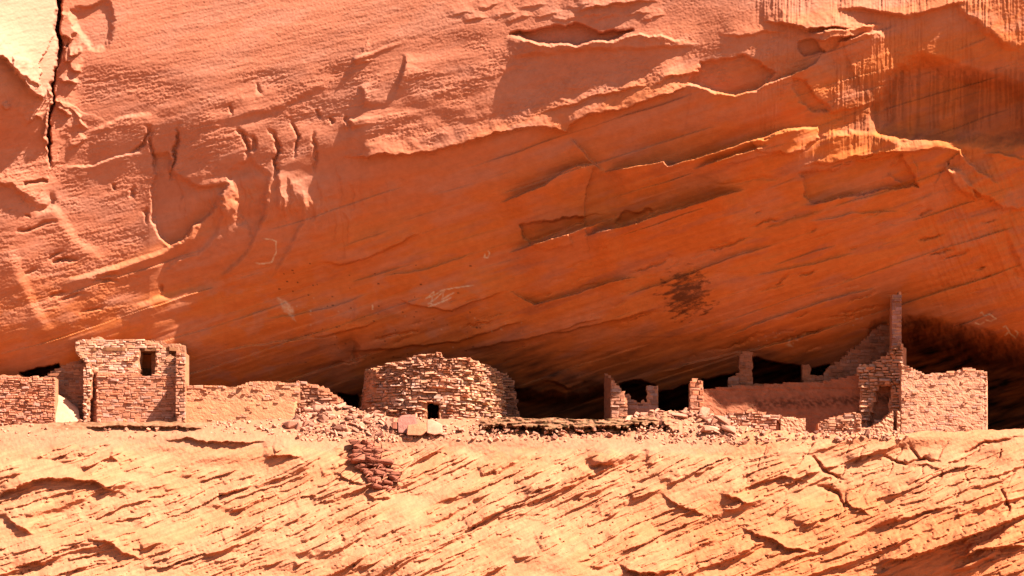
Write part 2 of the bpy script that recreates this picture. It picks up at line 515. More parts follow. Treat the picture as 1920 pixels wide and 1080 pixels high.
    A.ledge(D, [(1500, 385), (1530, 384), (1600, 364), (1640, 352)], .22, 40, 1.2, .4)
    A.groove(D, [(1320, 345), (1400, 340), (1500, 322)], .05, 3)
    # ---- lower middle ceiling sheets
    A.under(D, [(600, 492), (650, 496), (700, 480), (760, 450), (800, 432)], .26, 50, 1.6, .5)
    A.under(D, [(740, 560), (790, 576), (850, 582), (910, 558), (954, 544)], .26, 44, 1.4, .5)
    A.ledge(D, [(948, 540), (975, 556), (1000, 572), (1050, 560), (1100, 543), (1160, 524), (1210, 516)], .30, 44, 1.2, .4)
    A.under(D, [(1030, 625), (1080, 608), (1140, 595)], .18, 30, 1.3, .5)
    A.under(D, [(640, 660), (720, 655), (860, 640), (1000, 596)], .22, 36, 1.5, .5)
    A.under(D, [(560, 640), (640, 622), (720, 600)], .18, 30, 1.5, .5)
    A.under(D, [(860, 660), (960, 640), (1060, 620), (1160, 600), (1240, 575)], .30, 50, 1.5, .5)
    A.under(D, [(1000, 722), (1040, 716), (1066, 728), (1120, 712)], .22, 30, 3)
    A.groove(D, [(664, 630), (668, 650), (664, 690)], .12, 4)
    A.groove(D, [(630, 575), (660, 568), (655, 620)], .06, 6)
    # ---- right: prow, smooth alcove panel, ragged lit rim
    A.recess(D, [(1290, 150), (1315, 118), (1400, 108), (1450, 135), (1440, 156), (1376, 178), (1330, 168)], .20, 4)
    A.ledge(D, [(1272, 156), (1300, 160), (1340, 171), (1378, 181), (1456, 152), (1530, 118), (1546, 98)], .36, 40, 1.2, .4)
    A.under(D, [(1420, 44), (1466, 40), (1512, 55), (1560, 52), (1640, 50)], .30, 40, 2.2)
    A.under(D, [(1340, 68), (1420, 64), (1480, 58)], .10, 22, 3)
    A.ledge(D, [(1506, 64), (1540, 58), (1600, 52), (1660, 40)], .40, 18, 2.5)
    A.under(D, [(1508, 70), (1545, 72), (1590, 70), (1620, 64)], .34, 16, 2.2)
    A.recess(D, [(1500, 72), (1530, 72), (1545, 98), (1510, 104), (1498, 92)], .20, 3)
    A.ledge(D, [(1546, 98), (1575, 78), (1620, 66), (1680, 46)], .24, 40, 2.5)
    A.under(D, [(1560, 16), (1640, 20), (1700, 30), (1760, 16), (1830, 2)], .26, 40, 4, .7)
    A.under(D, [(1780, 0), (1840, 50), (1880, 80), (1930, 100)], .24, 60, 8)
    A.recess(D, [(1484, 148), (1508, 150), (1524, 172), (1545, 198), (1558, 212), (1520, 206), (1500, 180), (1486, 168)], .13, 3)
    A.under(D, [(1530, 195), (1558, 213), (1600, 200), (1640, 190)], .12, 30, 2.5)
    A.recess(D, [(1640, 208), (1690, 130), (1730, 112), (1800, 138), (1870, 156), (1940, 178), (1940, 262), (1860, 266), (1780, 258), (1690, 256), (1650, 240)], .62, 20, .8)
    A.ledge(D, [(1620, 246), (1660, 254), (1780, 260), (1830, 268)], .34, 40, 7, .6)
    A.under(D, [(1500, 312), (1560, 306), (1640, 290), (1680, 288), (1720, 284), (1780, 280)], .26, 34, 2)
    A.ledge(D, [(1536, 256), (1580, 248), (1640, 252)], .18, 40, 5)
    for p in ([(1672, 318), (1690, 352)], [(1706, 288), (1722, 316), (1720, 352)], [(1770, 298), (1790, 330)], [(1700, 296), (1672, 316)]):
        A.ledge(D, p, .13, 14, 2)
    A.ledge(D, [(1770, 272), (1800, 278), (1816, 306), (1850, 326), (1880, 344)], .32, 30, 3)
    A.recess(D, [(1780, 318), (1800, 322), (1822, 350), (1830, 376), (1808, 362), (1788, 350)], -.22, 5)
    A.ledge(D, [(1836, 290), (1870, 288), (1930, 304)], .22, 26, 3)
    A.under(D, [(1800, 330), (1836, 366), (1880, 388), (1940, 398)], .30, 44, 4)
    A.groove(D, [(1880, 430), (1900, 490), (1925, 550)], .12, 8)
    A.groove(D, [(1800, 432), (1840, 470), (1880, 520)], .05, 10)
    # black hollows behind the rooms
    for p in ([(1408, 672), (1420, 668), (1438, 678), (1470, 682), (1502, 688), (1503, 740), (1408, 740)], [(1519, 692), (1558, 684), (1556, 694), (1540, 712), (1519, 712)],
              [(1318, 712), (1386, 700), (1386, 735), (1318, 745)], [(1166, 718), (1200, 712), (1226, 722), (1232, 800), (1166, 780)], [(1234, 738), (1292, 722), (1292, 800), (1234, 800)],
              [(40, 700), (60, 694), (112, 682), (112, 694), (60, 712)], [(636, 740), (670, 742), (672, 790), (636, 780)]):
        A.recess(D, p, 2.6, 2.5, .6)
    A.recess(D, [(1660, 630), (1730, 630), (1860, 655), (2100, 680), (2100, 960), (1660, 960)], 4.0, 40)
    A.recess(D, [(950, 735), (1000, 742), (1060, 748), (1150, 730), (1160, 900), (950, 900)], 1.2, 14)
    for p, a in (([(1160, 560), (1260, 525), (1380, 480), (1460, 455)], .14), ([(1340, 640), (1440, 600), (1560, 560), (1660, 535)], .16), ([(700, 520), (800, 505), (900, 470)], .12),
                 ([(1400, 520), (1500, 500), (1620, 470)], .10), ([(1230, 700), (1330, 672), (1480, 640), (1600, 600)], .18), ([(480, 600), (560, 590), (640, 570), (700, 548)], .12),
                 ([(1500, 420), (1600, 400), (1700, 395)], .10), ([(400, 660), (520, 640), (640, 630)], .12)):
        A.ledge(D, p, a, 40, 1.1, .35)
    # scattered bedding cracks in the ceiling
    cracks = [((1440, 538), (1486, 514)), ((1580, 572), (1646, 546)), ((1716, 452), (1775, 436)), ((1735, 478), (1790, 462)), ((1762, 484), (1822, 472)),
              ((1488, 596), (1520, 586)), ((1540, 600), (1620, 586)), ((1430, 650), (1560, 610)), ((1718, 402), (1746, 392)), ((1820, 505), (1858, 500)),
              ((1170, 518), (1272, 482)), ((1495, 522), (1530, 505)), ((1400, 430), (1470, 408)), ((1560, 590), (1665, 575)), ((1300, 480), (1420, 440)),
              ((1150, 610), (1240, 580)), ((700, 640), (800, 612)), ((860, 620), (930, 600)), ((600, 690), (690, 668)), ((1330, 660), (1450, 620))]
    for a, b in cracks:
        n = 4
        pts = [(a[0] + (b[0] - a[0]) * i / n, a[1] + (b[1] - a[1]) * i / n + random.uniform(-2, 2)) for i in range(n + 1)]
        A.groove(D, pts, .10, 2.0)
    for k in range(120):
        x, y = random.uniform(560, 1880), random.uniform(380, 700)
        if y + .3 * x < 800: continue
        L = random.uniform(14, 60)
        A.groove(D, [(x, y), (x + L * .5, y - L * .15 + random.uniform(-1.5, 1.5)), (x + L, y - L * .3)], random.uniform(.02, .06), 1.8)

    # ---- colour of the rock, with some shade painted in
    base = np.array([.39, .132, .071], np.float32)
    orange = np.array([.46, .118, .024], np.float32)
    pink = np.array([.39, .150, .090], np.float32)
    var = fbm(q / 300, w / 60, 4, 61)
    om = np.clip(sst(330, 640, w - 60 * var - 110) * .9, 0, 1)
    C = base + (orange - base) * om[..., None]
    pm = np.clip(.9 * sst(.0, .7, fbm(q / 150, w / 50, 4, 63) + .15) * (1 - .55 * om), 0, 1)
    C = C + (pink - C) * pm[..., None] * .8
    fm = (sst(4, -4, PX - np.interp(PY, [p[1] for p in crack], [p[0] for p in crack])) * sst(260, 90, PY) * .8)[..., None]  # fin tinted paler to add to its sunlit brightness
    C = C * (1 - fm) + np.array([.44, .20, .125], np.float32) * fm
    # bedding bands, purplish and dark
    bb = fbm(q / 240, w / 7, 4, 65, .65)
    C *= (1 + .05 * bb * sst(400, 760, w))[..., None]
    pu = sst(.25, .7, fbm(q / 130, w / 22, 3, 67)) * sst(560, 800, w) * .35
    C = C * (1 - pu[..., None]) + np.array([.26, .095, .066], np.float32) * pu[..., None]
    # dust and whitewash low on the left and middle
    wz = sst(.15, .6, fbm(PX / 60, PY / 40, 5, 69)) * sst(460, 560, PY) * sst(1040, 800, PX) * .35
    C = C * (1 - wz[..., None]) + np.array([.36, .155, .098], np.float32) * wz[..., None]
    # water streaks of desert varnish on the right
    vs = sst(-.5, .7, .35 * fbm(PX / 16, PY / 700, 3, 71) + .9 * fbm(PX / 60, PY / 500, 3, 73) + .7 * sst(1620, 1880, PX) + .25 * fbm(PX / 30, PY / 40, 3, 74)) * sst(1480, 1640, PX) * sst(300, 240, PY) * sst(80, 170, PY + 30 * fbm(PX / 30, PX * 0 + 1.5, 3, 76)) * .55
    vs = np.maximum(vs, .6 * sst(1840, 1870, PX + 8 * fbm(PX / 9, PY / 200, 2, 75)) * sst(110, 150, PY) * sst(300, 250, PY))  # far-right patch: cast shadow put into the colour
    C = C * (1 - vs[..., None]) + np.array([.22, .065, .03], np.float32) * vs[..., None]
    # alcove shade painted in as dark tone, and stains
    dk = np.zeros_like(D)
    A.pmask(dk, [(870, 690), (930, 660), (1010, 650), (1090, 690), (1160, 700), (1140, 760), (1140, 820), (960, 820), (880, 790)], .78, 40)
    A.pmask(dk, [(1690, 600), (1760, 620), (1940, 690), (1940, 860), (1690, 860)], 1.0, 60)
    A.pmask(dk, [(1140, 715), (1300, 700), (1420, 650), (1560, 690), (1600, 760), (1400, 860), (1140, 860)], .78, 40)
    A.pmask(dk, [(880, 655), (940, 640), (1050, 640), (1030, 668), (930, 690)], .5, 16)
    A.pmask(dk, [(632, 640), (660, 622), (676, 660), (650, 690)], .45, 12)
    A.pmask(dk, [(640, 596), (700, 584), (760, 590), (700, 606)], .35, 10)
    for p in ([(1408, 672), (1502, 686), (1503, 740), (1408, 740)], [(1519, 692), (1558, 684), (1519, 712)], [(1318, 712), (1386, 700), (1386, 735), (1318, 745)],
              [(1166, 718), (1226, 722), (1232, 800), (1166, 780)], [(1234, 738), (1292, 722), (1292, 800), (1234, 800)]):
        A.pmask(dk, p, .9, 4)  # hollows blackened in the colour to deepen their shade
    low_shade = .5 * sst(575, 730, PY + 45 * fbm(q / 90, w / 30, 5, 87, .6) - .03 * np.abs(PX - 1250)) * sst(420, 640, PX)  # ceiling darkens downwards: shade put into the rock colour
    dk = np.maximum(dk, low_shade)
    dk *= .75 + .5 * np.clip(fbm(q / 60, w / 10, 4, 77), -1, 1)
    st = np.zeros_like(D)
    rb = random.Random(5)
    for k in range(150):
        x = 1252 + 72 * rb.betavariate(2, 2.4)
        y = 515 + 76 * rb.random()
        y += (x - 1285) * -.12
        L = rb.uniform(6, 22)
        A.lmask(st, [(x, y), (x + L * .5, y - L * .2 + rb.uniform(-3, 3)), (x + L, y - L * .28 + rb.uniform(-4, 4))], rb.uniform(.3, .7), rb.uniform(.8, 1.6), 1)
    sx = np.hypot((PX - 1285) / 42, (PY - 553) / 40)
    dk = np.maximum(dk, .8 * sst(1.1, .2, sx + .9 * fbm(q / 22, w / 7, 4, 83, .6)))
    for k in range(70):
        x, y = rb.uniform(520, 900), rb.uniform(490, 690)
        A.lmask(st, [(x, y), (x + rb.uniform(1, 5), y + rb.uniform(-1, 1))], .7, 1.1, 0)
    for k in range(80):
        x = rb.uniform(1600, 1920)
        A.lmask(st, [(x, rb.uniform(120, 150)), (x + rb.uniform(-2, 2), rb.uniform(180, 255))], .25, rb.uniform(1, 3), .2)
    dk = np.maximum(dk, st)
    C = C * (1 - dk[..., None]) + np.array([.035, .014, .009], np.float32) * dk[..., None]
    # old pale drawings
    wh = np.zeros_like(D)
    for p in ([(490, 446), (506, 448), (519, 453), (517, 475), (508, 492), (492, 494), (472, 492)],
              [(790, 566), (812, 546), (808, 566), (834, 545), (828, 562), (860, 545)], [(795, 560), (830, 545), (892, 533)], [(800, 578), (828, 566), (850, 556)],
              [(801, 572), (805, 568), (812, 572), (806, 576)], [(912, 468), (918, 474), (914, 484), (907, 482), (908, 472)],
              [(1834, 590), (1842, 585), (1846, 592), (1856, 588), (1862, 592), (1868, 598), (1858, 602), (1846, 598)],
              [(1826, 604), (1838, 608), (1848, 603)], [(1876, 616), (1886, 612), (1894, 626), (1904, 634), (1908, 624), (1900, 618)], [(1884, 630), (1892, 622)],
              [(890, 595), (891, 600)], [(699, 570), (700, 582)], [(233, 690), (233, 700)], [(254, 680), (268, 672)]):
        A.lmask(wh, p, .8, 1.3, .3)
    for p in ([(520, 562), (540, 570), (552, 590), (556, 602), (544, 592), (532, 586)], [(1470, 650), (1480, 642), (1490, 652)]):
        A.pmask(wh, p, .6, 3)
    for k in range(46):
        x, y = rb.choice([(rb.gauss(1470, 28), rb.gauss(634, 8)), (rb.gauss(1610, 14), rb.gauss(603, 5)), (rb.gauss(880, 60), rb.gauss(615, 12)), (rb.gauss(610, 40), rb.gauss(590, 20))])
        A.lmask(wh, [(x, y), (x + rb.uniform(1, 4), y + rb.uniform(-3, 3))], rb.uniform(.25, .5), 1.5, .3)
    wh *= .6 + .6 * sst(-.3, .4, fbm(PX / 6, PY / 6, 2, 81))
    C = C * (1 - wh[..., None]) + np.array([.50, .34, .22], np.float32) * wh[..., None]
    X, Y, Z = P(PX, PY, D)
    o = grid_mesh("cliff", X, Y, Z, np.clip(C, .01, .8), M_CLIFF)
    tag(o, "tall red sandstone cliff with a hollowed overhang above the ruins", "cliff", kind="structure")
    return F, D


F_CLIFF, D_CLIFF = build_cliff()


def cliff_y(px, py):
    i = int(np.searchsorted(F_CLIFF.ax, px))
    j = int(np.searchsorted(F_CLIFF.ay, py))
    return float(D_CLIFF[j, i])


# ------------------------------------------------------------------ THE SLICKROCK SLOPE AND LEDGE
BX = [-1500, 0, 100, 180, 300, 400, 480, 545, 580, 615, 640, 680, 740, 880, 960, 1060, 1130, 1180, 1215, 1250, 1290, 1320, 1345, 1375, 1500, 1690, 1860, 1920, 3400]
BY = [790, 797, 793, 789, 791, 790, 786, 786, 772, 757, 760, 771, 785, 787, 783, 785, 787, 783, 777, 772, 767, 771, 783, 800, 812, 812, 806, 804, 800]
APX = [-1500, 0, 400, 560, 650, 900, 1300, 1400, 1500, 3400]
APY = [814, 820, 816, 820, 824, 822, 829, 826, 820, 808]


def brow_py(px):
    return np.interp(px, BX, BY)


def build_slope():
    ax = np.concatenate([np.linspace(-1500, -40, 110), np.arange(-30, 1950, 1.5), np.linspace(1960, 3400, 110)])
    s = np.concatenate([np.arange(0, 316, 1.15), np.linspace(318, 560, 90)])      # pixels below the brow
    PXg, S = np.meshgrid(ax, s)
    b0 = brow_py(ax) + 3 * fbm(ax / 40, ax * 0 + 3.3, 4, 90)
    F = Field(ax, np.linspace(700, 1400, len(s)))
    PY = (b0[None, :] + S).astype(np.float32)
    PXg = PXg.astype(np.float32)
    F.PX, F.PY = PXg, PY
    F.ay = np.linspace(600, 1500, len(s))
    F.WX = PXg + 6 * fbm(PXg / 40, PY / 40, 4, 150, .6)
    F.WY = PY + 4 * fbm(PXg / 40, PY / 40, 4, 170, .6)
    F.window = lambda pts, m: (slice(max(0, int(np.searchsorted(s, min(p[1] for p in pts) - m - 815))), len(s)),
                               slice(*np.searchsorted(ax, [min(p[0] for p in pts) - m, max(p[0] for p in pts) + m])))
    # base: a bank just under the brow, then the slope, steeper to the right and bottom
    apron = (np.interp(ax, APX, APY) - brow_py(ax))[None, :]
    ab = np.interp(ax, APX, APY)[None, :]
    y = -1.5 + 1.35 * np.clip(ab - PY, 0, None) / PPM
    st = np.clip(PY - ab, 0, None)
    steep = .78 - .12 * sst(900, 1500, PXg) - .30 * sst(1000, 1900, PXg) * sst(880, 1060, PY) - .1 * sst(1000, 1080, PY)
    dS = np.diff(st, axis=0, prepend=st[:1])
    y = y - np.cumsum(dS / PPM * steep, axis=0)
    D = y.astype(np.float32)
    on = sst(0, 30, st)
    kk = np.interp(ax, [-1500, 0, 300, 600, 900, 1200, 1500, 1920, 3400], [.26, .28, .36, .46, .50, .46, .38, .40, .40])
    w = PY + np.concatenate([[0], np.cumsum((kk[1:] + kk[:-1]) / 2 * np.diff(ax))])[None, :].astype(np.float32) - 300
    q = PXg - .42 * PY
    infr = sst(-300, -40, PXg) * sst(2300, 1980, PXg)
    D += .30 * fbm(PXg / 300, PY / 130, 3, 91) * on
    D += .045 * fbm(q / 90, w / 28, 4, 93) * on
    # tilted beds that break off in little overhangs: each bed swells downwards, then steps back
    ww = w + 8 * fbm(q / 170, w / 80, 2, 95) + 2.2 * fbm(q / 22, w / 14, 2, 97)
    z1 = sst(-.35, .25, 1.5 * fbm(PXg / 200, PY / 70, 3, 99) + .55 * sst(832, 900, PY) - .05 + .4 * sst(1500, 1750, PXg) * sst(860, 960, PY) - .5 * sst(420, 200, PXg) * sst(960, 880, PY))
    for per, amp, sd, ql in ((21, .13, 1, 95), (11, .06, 2, 60), (7, .025, 5, 150), (47, .17, 3, 170), (92, .26, 4, 260)):
        ph = ww / per
        row = np.floor(ph)
        fr = ph - row
        along = q / ql + 3.7 * cell(row * 0 + 1.5, ph, sd + 20)
        r = np.clip(.5 + 1.3 * pn(along * 1.2, row * 7.31 + .5, sd + 30) + .35 * pn(along * 4.5, row * 5.1 + .5, sd + 40), 0, 1)
        r = r * sst(.46, .56, r)
        kn = .89 if per < 40 else .84
        prof = np.where(fr < kn, fr / kn, (1 - fr) / (1 - kn))
        prof = prof ** (2.2 if per < 60 else 3.5)
        D -= amp * r * prof * z1 * on * infr
    # fractured blocks, upper right
    zb = sst(1240, 1500, PXg) * sst(960, 880, PY) * on
    a1 = PXg + .55 * PY + 14 * fbm(PXg / 60, PY / 60, 3, 101)
    jj = np.abs((a1 / 85 + .5 * cell(ww / 26, ww * 0 + .5, 7)) % 1 - .5)
    D += .10 * zb * sst(.035, .0, jj) * infr
    D += .05 * zb * (cell(a1 / 85, ww / 26, 5) - .5) * infr
    # pits
    D += .08 * on * z1 * sst(.68, .85, fbm(q / 15, w / 9, 3, 103)) * infr
    D += (.016 - .006 * on) * fbm(PXg / 7, PY / 6, 3, 105, .6) * infr
    D += .02 * on * fbm(q / 60, w / 7, 3, 106) * infr
    A = F
    # arches, blocks and deep joints seen one by one
    A.under(D, [(-30, 945), (10, 922), (60, 902), (120, 897), (180, 904), (238, 930)], .42, 34, 2.4)
    A.under(D, [(0, 960), (20, 980), (60, 1002), (70, 1004)], .30, 26, 2.5)
    A.under(D, [(150, 1010), (195, 1015), (215, 1030), (260, 1045), (278, 1052)], .28, 24, 2.5)
    A.under(D, [(20, 1060), (80, 1055), (115, 1040)], .22, 24, 2.5)
    A.under(D, [(495, 858), (515, 852), (545, 856), (566, 852)], .30, 20, 2)
    A.under(D, [(515, 846), (535, 843)], .22, 10, 1.5)
    A.under(D, [(300, 826), (380, 826), (450, 829), (512, 827)], .26, 14, 1.6)
    A.under(D, [(200, 856), (215, 864), (226, 870)], .16, 14, 2)
    for p, a in (([(1100, 872), (1140, 870), (1168, 858)], .26), ([(1206, 866), (1240, 868)], .16), ([(1390, 916), (1470, 892), (1530, 910)], .22),
                 ([(1345, 920), (1400, 945), (1420, 936)], .30), ([(1385, 985), (1420, 1005), (1500, 1030), (1545, 1040)], .34), ([(1235, 925), (1290, 955), (1330, 968)], .20),
                 ([(1150, 1055), (1200, 1075), (1280, 1070)], .5), ([(1580, 920), (1600, 950), (1635, 970)], .24), ([(1640, 1065), (1720, 1040), (1830, 1000), (1940, 960)], .95),
                 ([(1640, 990), (1720, 965), (1800, 945)], .30), ([(1820, 905), (1870, 890), (1930, 870)], .22), ([(1710, 860), (1760, 880), (1830, 850)], .16),
                 ([(1780, 1060), (1840, 1030), (1940, 1020)], .6), ([(620, 880), (660, 905), (700, 912)], .22), ([(680, 925), (705, 935), (740, 930)], .2),
                 ([(980, 935), (1060, 895)], .24), ([(800, 950), (890, 920), (930, 905)], .16), ([(540, 945), (620, 912), (660, 900)], .16)):
        A.under(D, p, a, 26, 2.2)
    for p in ([(1516, 850), (1540, 880), (1590, 905)], [(1700, 830), (1720, 860), (1770, 870)], [(1640, 850), (1700, 870), (1760, 850)],
              [(1525, 905), (1570, 925), (1590, 965)], [(1880, 905), (1890, 950), (1885, 980)], [(1785, 860), (1850, 830), (1925, 820)]):
        A.groove(D, p, .22, 3.2)
    # eroded sod lip in front of the deep alcove, hollow under it
    lip = np.zeros_like(D)
    A.pmask(lip, [(884, 786), (960, 780), (1060, 782), (1130, 786), (1200, 778), (1270, 780), (1300, 812), (1260, 820), (1100, 818), (960, 818), (900, 806)], 1, 8)
    e = np.interp(ax, [884, 900, 960, 1040, 1070, 1100, 1170, 1200, 1240, 1285, 1310], [801, 798, 800, 806, 801, 803, 800, 796, 794, 812, 824])[None, :] + 6 * fbm(PXg / 16, PXg * 0 + 2.2, 4, 111, .7)
    zl = sst(884, 925, PXg) * sst(1300, 1200, PXg + 25 * fbm(PXg / 20, PXg * 0 + 6.6, 3, 117)) * (.8 + .2 * sst(-.3, .2, fbm(PXg / 45, PXg * 0 + 8.1, 3, 118)))
    gap = .35 + .65 * sst(.0, .3, np.abs(PXg - 1072) / 60)
    D -= zl * .28 * sst(3, -1, PY - e)
    D += zl * .5 * gap * sst(-1, 3, PY - e) * sst(22, 7, PY - e) * (.4 + .6 * sst(-.2, .2, fbm(PXg / 22, PY / 9, 3, 112)))
    D += .11 * zl * fbm(PXg / 26, PY / 4.5, 4, 113, .6) * sst(30, 10, PY - e)
    # left turf strip
    e2 = np.interp(ax, [60, 200, 330, 420], [806, 799, 800, 806])[None, :] + 2 * fbm(PXg / 16, PXg * 0 + 4.2, 4, 115)
    z2 = sst(150, 190, PXg) * sst(390, 350, PXg)
    D -= z2 * .16 * sst(2, -1, PY - e2)
    D += z2 * .12 * sst(-1, 2, PY - e2) * sst(14, 6, PY - e2)
    # colour
    base = np.array([.39, .142, .068], np.float32)
    red = np.array([.38, .112, .042], np.float32)
    vv = fbm(q / 150, w / 50, 4, 121)
    rm = np.clip(.35 * sst(-.2, .6, vv) + .95 * sst(850, 1600, PXg) * sst(830, 1030, PY), 0, 1)
    C = base + (red - base) * rm[..., None]
    C *= (1 + .17 * fbm(q / 120, w / 6, 4, 123, .65))[..., None]
    # earth and sod on the bank
    ea = sst(30, 12, st + 14 * fbm(PXg / 30, PY / 10, 3, 125)) * sst(1420, 1330, PXg)
    C = C * (1 - .55 * ea[..., None]) + np.array([.27, .115, .065], np.float32) * .55 * ea[..., None]
    ol = np.maximum(sst(884, 925, PXg) * sst(1300, 1180, PXg) * sst(16, 4, PY - e) , .8 * sst(40, 130, PXg) * sst(420, 340, PXg) * sst(9, 0, PY - e2))
    ol = ol * (.25 + .75 * sst(-.4, .3, fbm(PXg / 12, PY / 4, 4, 127)))
    C = C * (1 - ol[..., None]) + np.array([.125, .060, .026], np.float32) * ol[..., None]
    X, Y, Z = P(PXg, PY, D)
    # ledge floor behind the brow, back into the alcove
    rows = []
    for k, f in enumerate((1, .75, .5, .3, .15, .06)):
        yy = Y[0] + (9 - Y[0]) * f
        zz = Z[0] - .05 + .10 * f + .03 * fbm(X[0] * 2, X[0] * 0 + k, 3, 131)
        rows.append((X[0] * (1 + f * .12), yy, zz))
    X = np.vstack([r[0] for r in rows] + [X])
    Y = np.vstack([r[1] for r in rows] + [Y])
    Z = np.vstack([r[2] for r in rows] + [Z])
    C = np.concatenate([np.repeat(C[:1], 6, 0), C], 0)
    o = grid_mesh("rock_slope", X, Y, Z, np.clip(C, .01, .8), M_SLOPE)
    tag(o, "bright slickrock slope and ledge below the ruins", "rock slope", kind="structure")


build_slope()

# canyon floor, the sunlit sand the light bounces from
gx, gy = np.meshgrid(np.concatenate([np.linspace(-1500, -60, 12), np.linspace(-50, 50, 60), np.linspace(60, 1500, 12)]),
                     np.concatenate([np.linspace(-1500, -80, 12), np.linspace(-70, 0, 50)]))
g = grid_mesh("ground", gx, gy, -8.2 + .25 * fbm(gx / 9, gy / 9, 3, 200) * sst(-75, -50, gy), np.ones((*gx.shape, 3)), M_SAND)
tag(g, "sandy canyon floor", "ground", kind="structure")
g.data.flip_normals()


# ------------------------------------------------------------------ RUINS: masonry builders
def top_of(pts):
    xs, ys = [p[0] for p in pts], [p[1] for p in pts]
    return lambda u: float(np.interp(u, xs, ys))


def n2(a, b, s=0):
    return float(pn(np.float32(a), np.float32(b), s))


def hsh(i, j, k=0):
    h = (i * 374761393 + j * 668265263 + k * 2147483647) & 0xffffffff
    h = ((h ^ (h >> 13)) * 1274126177) & 0xffffffff
    return ((h ^ (h >> 16)) & 0xffff) / 65535.0


def slab(mb, mask, u0, u1, v0, v1, cu, cv, fmap, thick, colf, disp=None, jit=.3, seed=0):
    """solid sheet: the masked cells of a (u, v) grid, given thickness, with a displaced front"""
    nu, nv = max(1, int(round((u1 - u0) / cu))), max(1, int(round((v1 - v0) / cv)))
    cu, cv = (u1 - u0) / nu, (v1 - v0) / nv
    M = [[mask(u0 + (i + .5) * cu, v0 + (j + .5) * cv) for i in range(nu)] for j in range(nv)]
    inn = lambda i, j: 0 <= i < nu and 0 <= j < nv and M[j][i]
    ids = {}
    base = len(mb.v)
    def vert(i, j, side):
        k = (i, j, side)
        if k not in ids:
            u = u0 + i * cu + (hsh(i, j, seed) - .5) * 2 * jit * cu * (0 < i < nu)
            v = v0 + j * cv + (hsh(i, j, seed + 9) - .5) * 2 * jit * cv * (j < nv)
            w = (disp(u, v) if disp else 0.0) if side == 0 else -thick
            ids[k] = len(mb.v)
            mb.v.append(tuple(fmap(u, v, w)))
            mb.c.append(tuple(colf(u, v)))
        return ids[k]
    for j in range(nv):
        for i in range(nu):
            if not M[j][i]: continue
            a, b, c, d = (i, j), (i + 1, j), (i + 1, j + 1), (i, j + 1)
            mb.f.append(tuple(vert(*p, 0) for p in (a, d, c, b)))
            mb.f.append(tuple(vert(*p, 1) for p in (a, b, c, d)))
            for (p, q_, di, dj) in ((a, b, 0, -1), (b, c, 1, 0), (c, d, 0, 1), (d, a, -1, 0)):
                if not inn(i + di, j + dj):
                    mb.f.append((vert(*p, 0), vert(*q_, 0), vert(*q_, 1), vert(*p, 1)))


def stones(mb, mask, u0, u1, v0, v1, fmap, course=(4, 8), length=(8, 24), prot=(.01, .06), colf=None, seed=0, gap=.7, tilt=.6, back=.06):
    """courses of separate rough stones on the face"""
    rnd = random.Random(seed)
    v = v1
    while v > v0:
        h = rnd.uniform(*course)
        u = u0 - rnd.uniform(0, length[1])
        while u < u1:
            l = rnd.uniform(*length) * (.7 + .6 * rnd.random())
            a, b = max(u, u0 - 1), min(u + l, u1 + 1)
            u += l
            if b - a < 2.5: continue
            hh = h * rnd.choice((rnd.uniform(.5, .8), rnd.uniform(.8, 1.2), rnd.uniform(.8, 1.2)))
            cu_, cv_ = (a + b) / 2, v - h / 2 + rnd.uniform(-.6, .6)
            if not (mask(cu_, cv_) and mask(a + 1, cv_) and mask(b - 1, cv_)):
                if not mask(cu_, cv_) or b - a < 8: continue
                b = cu_ + 2 if not mask(b - 1, cv_) else b
                a = cu_ - 2 if not mask(a + 1, cv_) else a
                if b - a < 2.5: continue
                cu_ = (a + b) / 2
            cv_ += 2.6 * n2(cu_ / 46, cv_ / 60, seed % 50) + 1.0 * n2(cu_ / 11, cv_ / 20, seed % 50 + 4)
            if not mask(cu_, cv_): continue
            pr = rnd.uniform(*prot) * (1.9 if rnd.random() < .12 else 1)
            t = rnd.uniform(-tilt, tilt) * .08
            hu, hv = (b - a) / 2 - gap * .5, hh / 2 - gap * .35
            hu, hv = max(hu, .8), max(hv, .8)
            def ring(w, k):
                r = []
                for su, sv in ((-1, -1), (1, -1), (1, 1), (-1, 1)):
                    du = su * hu * k + rnd.uniform(-.14, .14) * hu * .6
                    dv = sv * hv * k + rnd.uniform(-.2, .2) * hv
                    r.append(tuple(fmap(cu_ + du, cv_ + dv + du * t, w + (rnd.uniform(-.25, .25) * pr if w > 0 else 0))))
                return r
            vs = ring(-back, 1.0) + ring(pr * .55, 1.0) + ring(pr, .72)
            fs = []
            for r in (0, 4):
                for i in range(4):
                    fs.append((r + i, r + (i + 1) % 4, r + 4 + (i + 1) % 4, r + 4 + i))
            fs.append((8, 9, 10, 11))
            mb.add(vs, fs, colf(cu_, cv_, rnd))
        v -= h


def flat(y0, shear=0.0):
    """vertical face at depth y0 in photo pixels; w is metres towards the camera"""
    def f(u, v, w):
        x, y, z = P(u, v, y0)
        return (x + shear * w, y - w, z)
    return f


def shades(c, lo=.78, hi=1.12):
    def f(u, v, r):
        a, b, k = r.uniform(lo, hi), r.uniform(.88, 1.1), r.random()
        if k < .10: a *= .68                       # dark red
        elif k < .20: b *= 1.18                    # buff
        elif k < .26: a, b = a * .82, b * 1.12     # greyish
        return (c[0] * a, c[1] * a * b * .95, c[2] * a * b * b * .88)
    return f


def mud(c, seed=0, a=.15):
    c = (c[0], c[1] * .97, c[2] * .85)
    return lambda u, v: tuple(k * (1 + a * n2(u / 22, v / 12, seed) + a * .6 * n2(u / 6, v / 5, seed + 3)) for k in c)


RED, PINK, TAN, MORT = (.48, .185, .108), (.56, .265, .170), (.48, .195, .112), (.43, .165, .092)


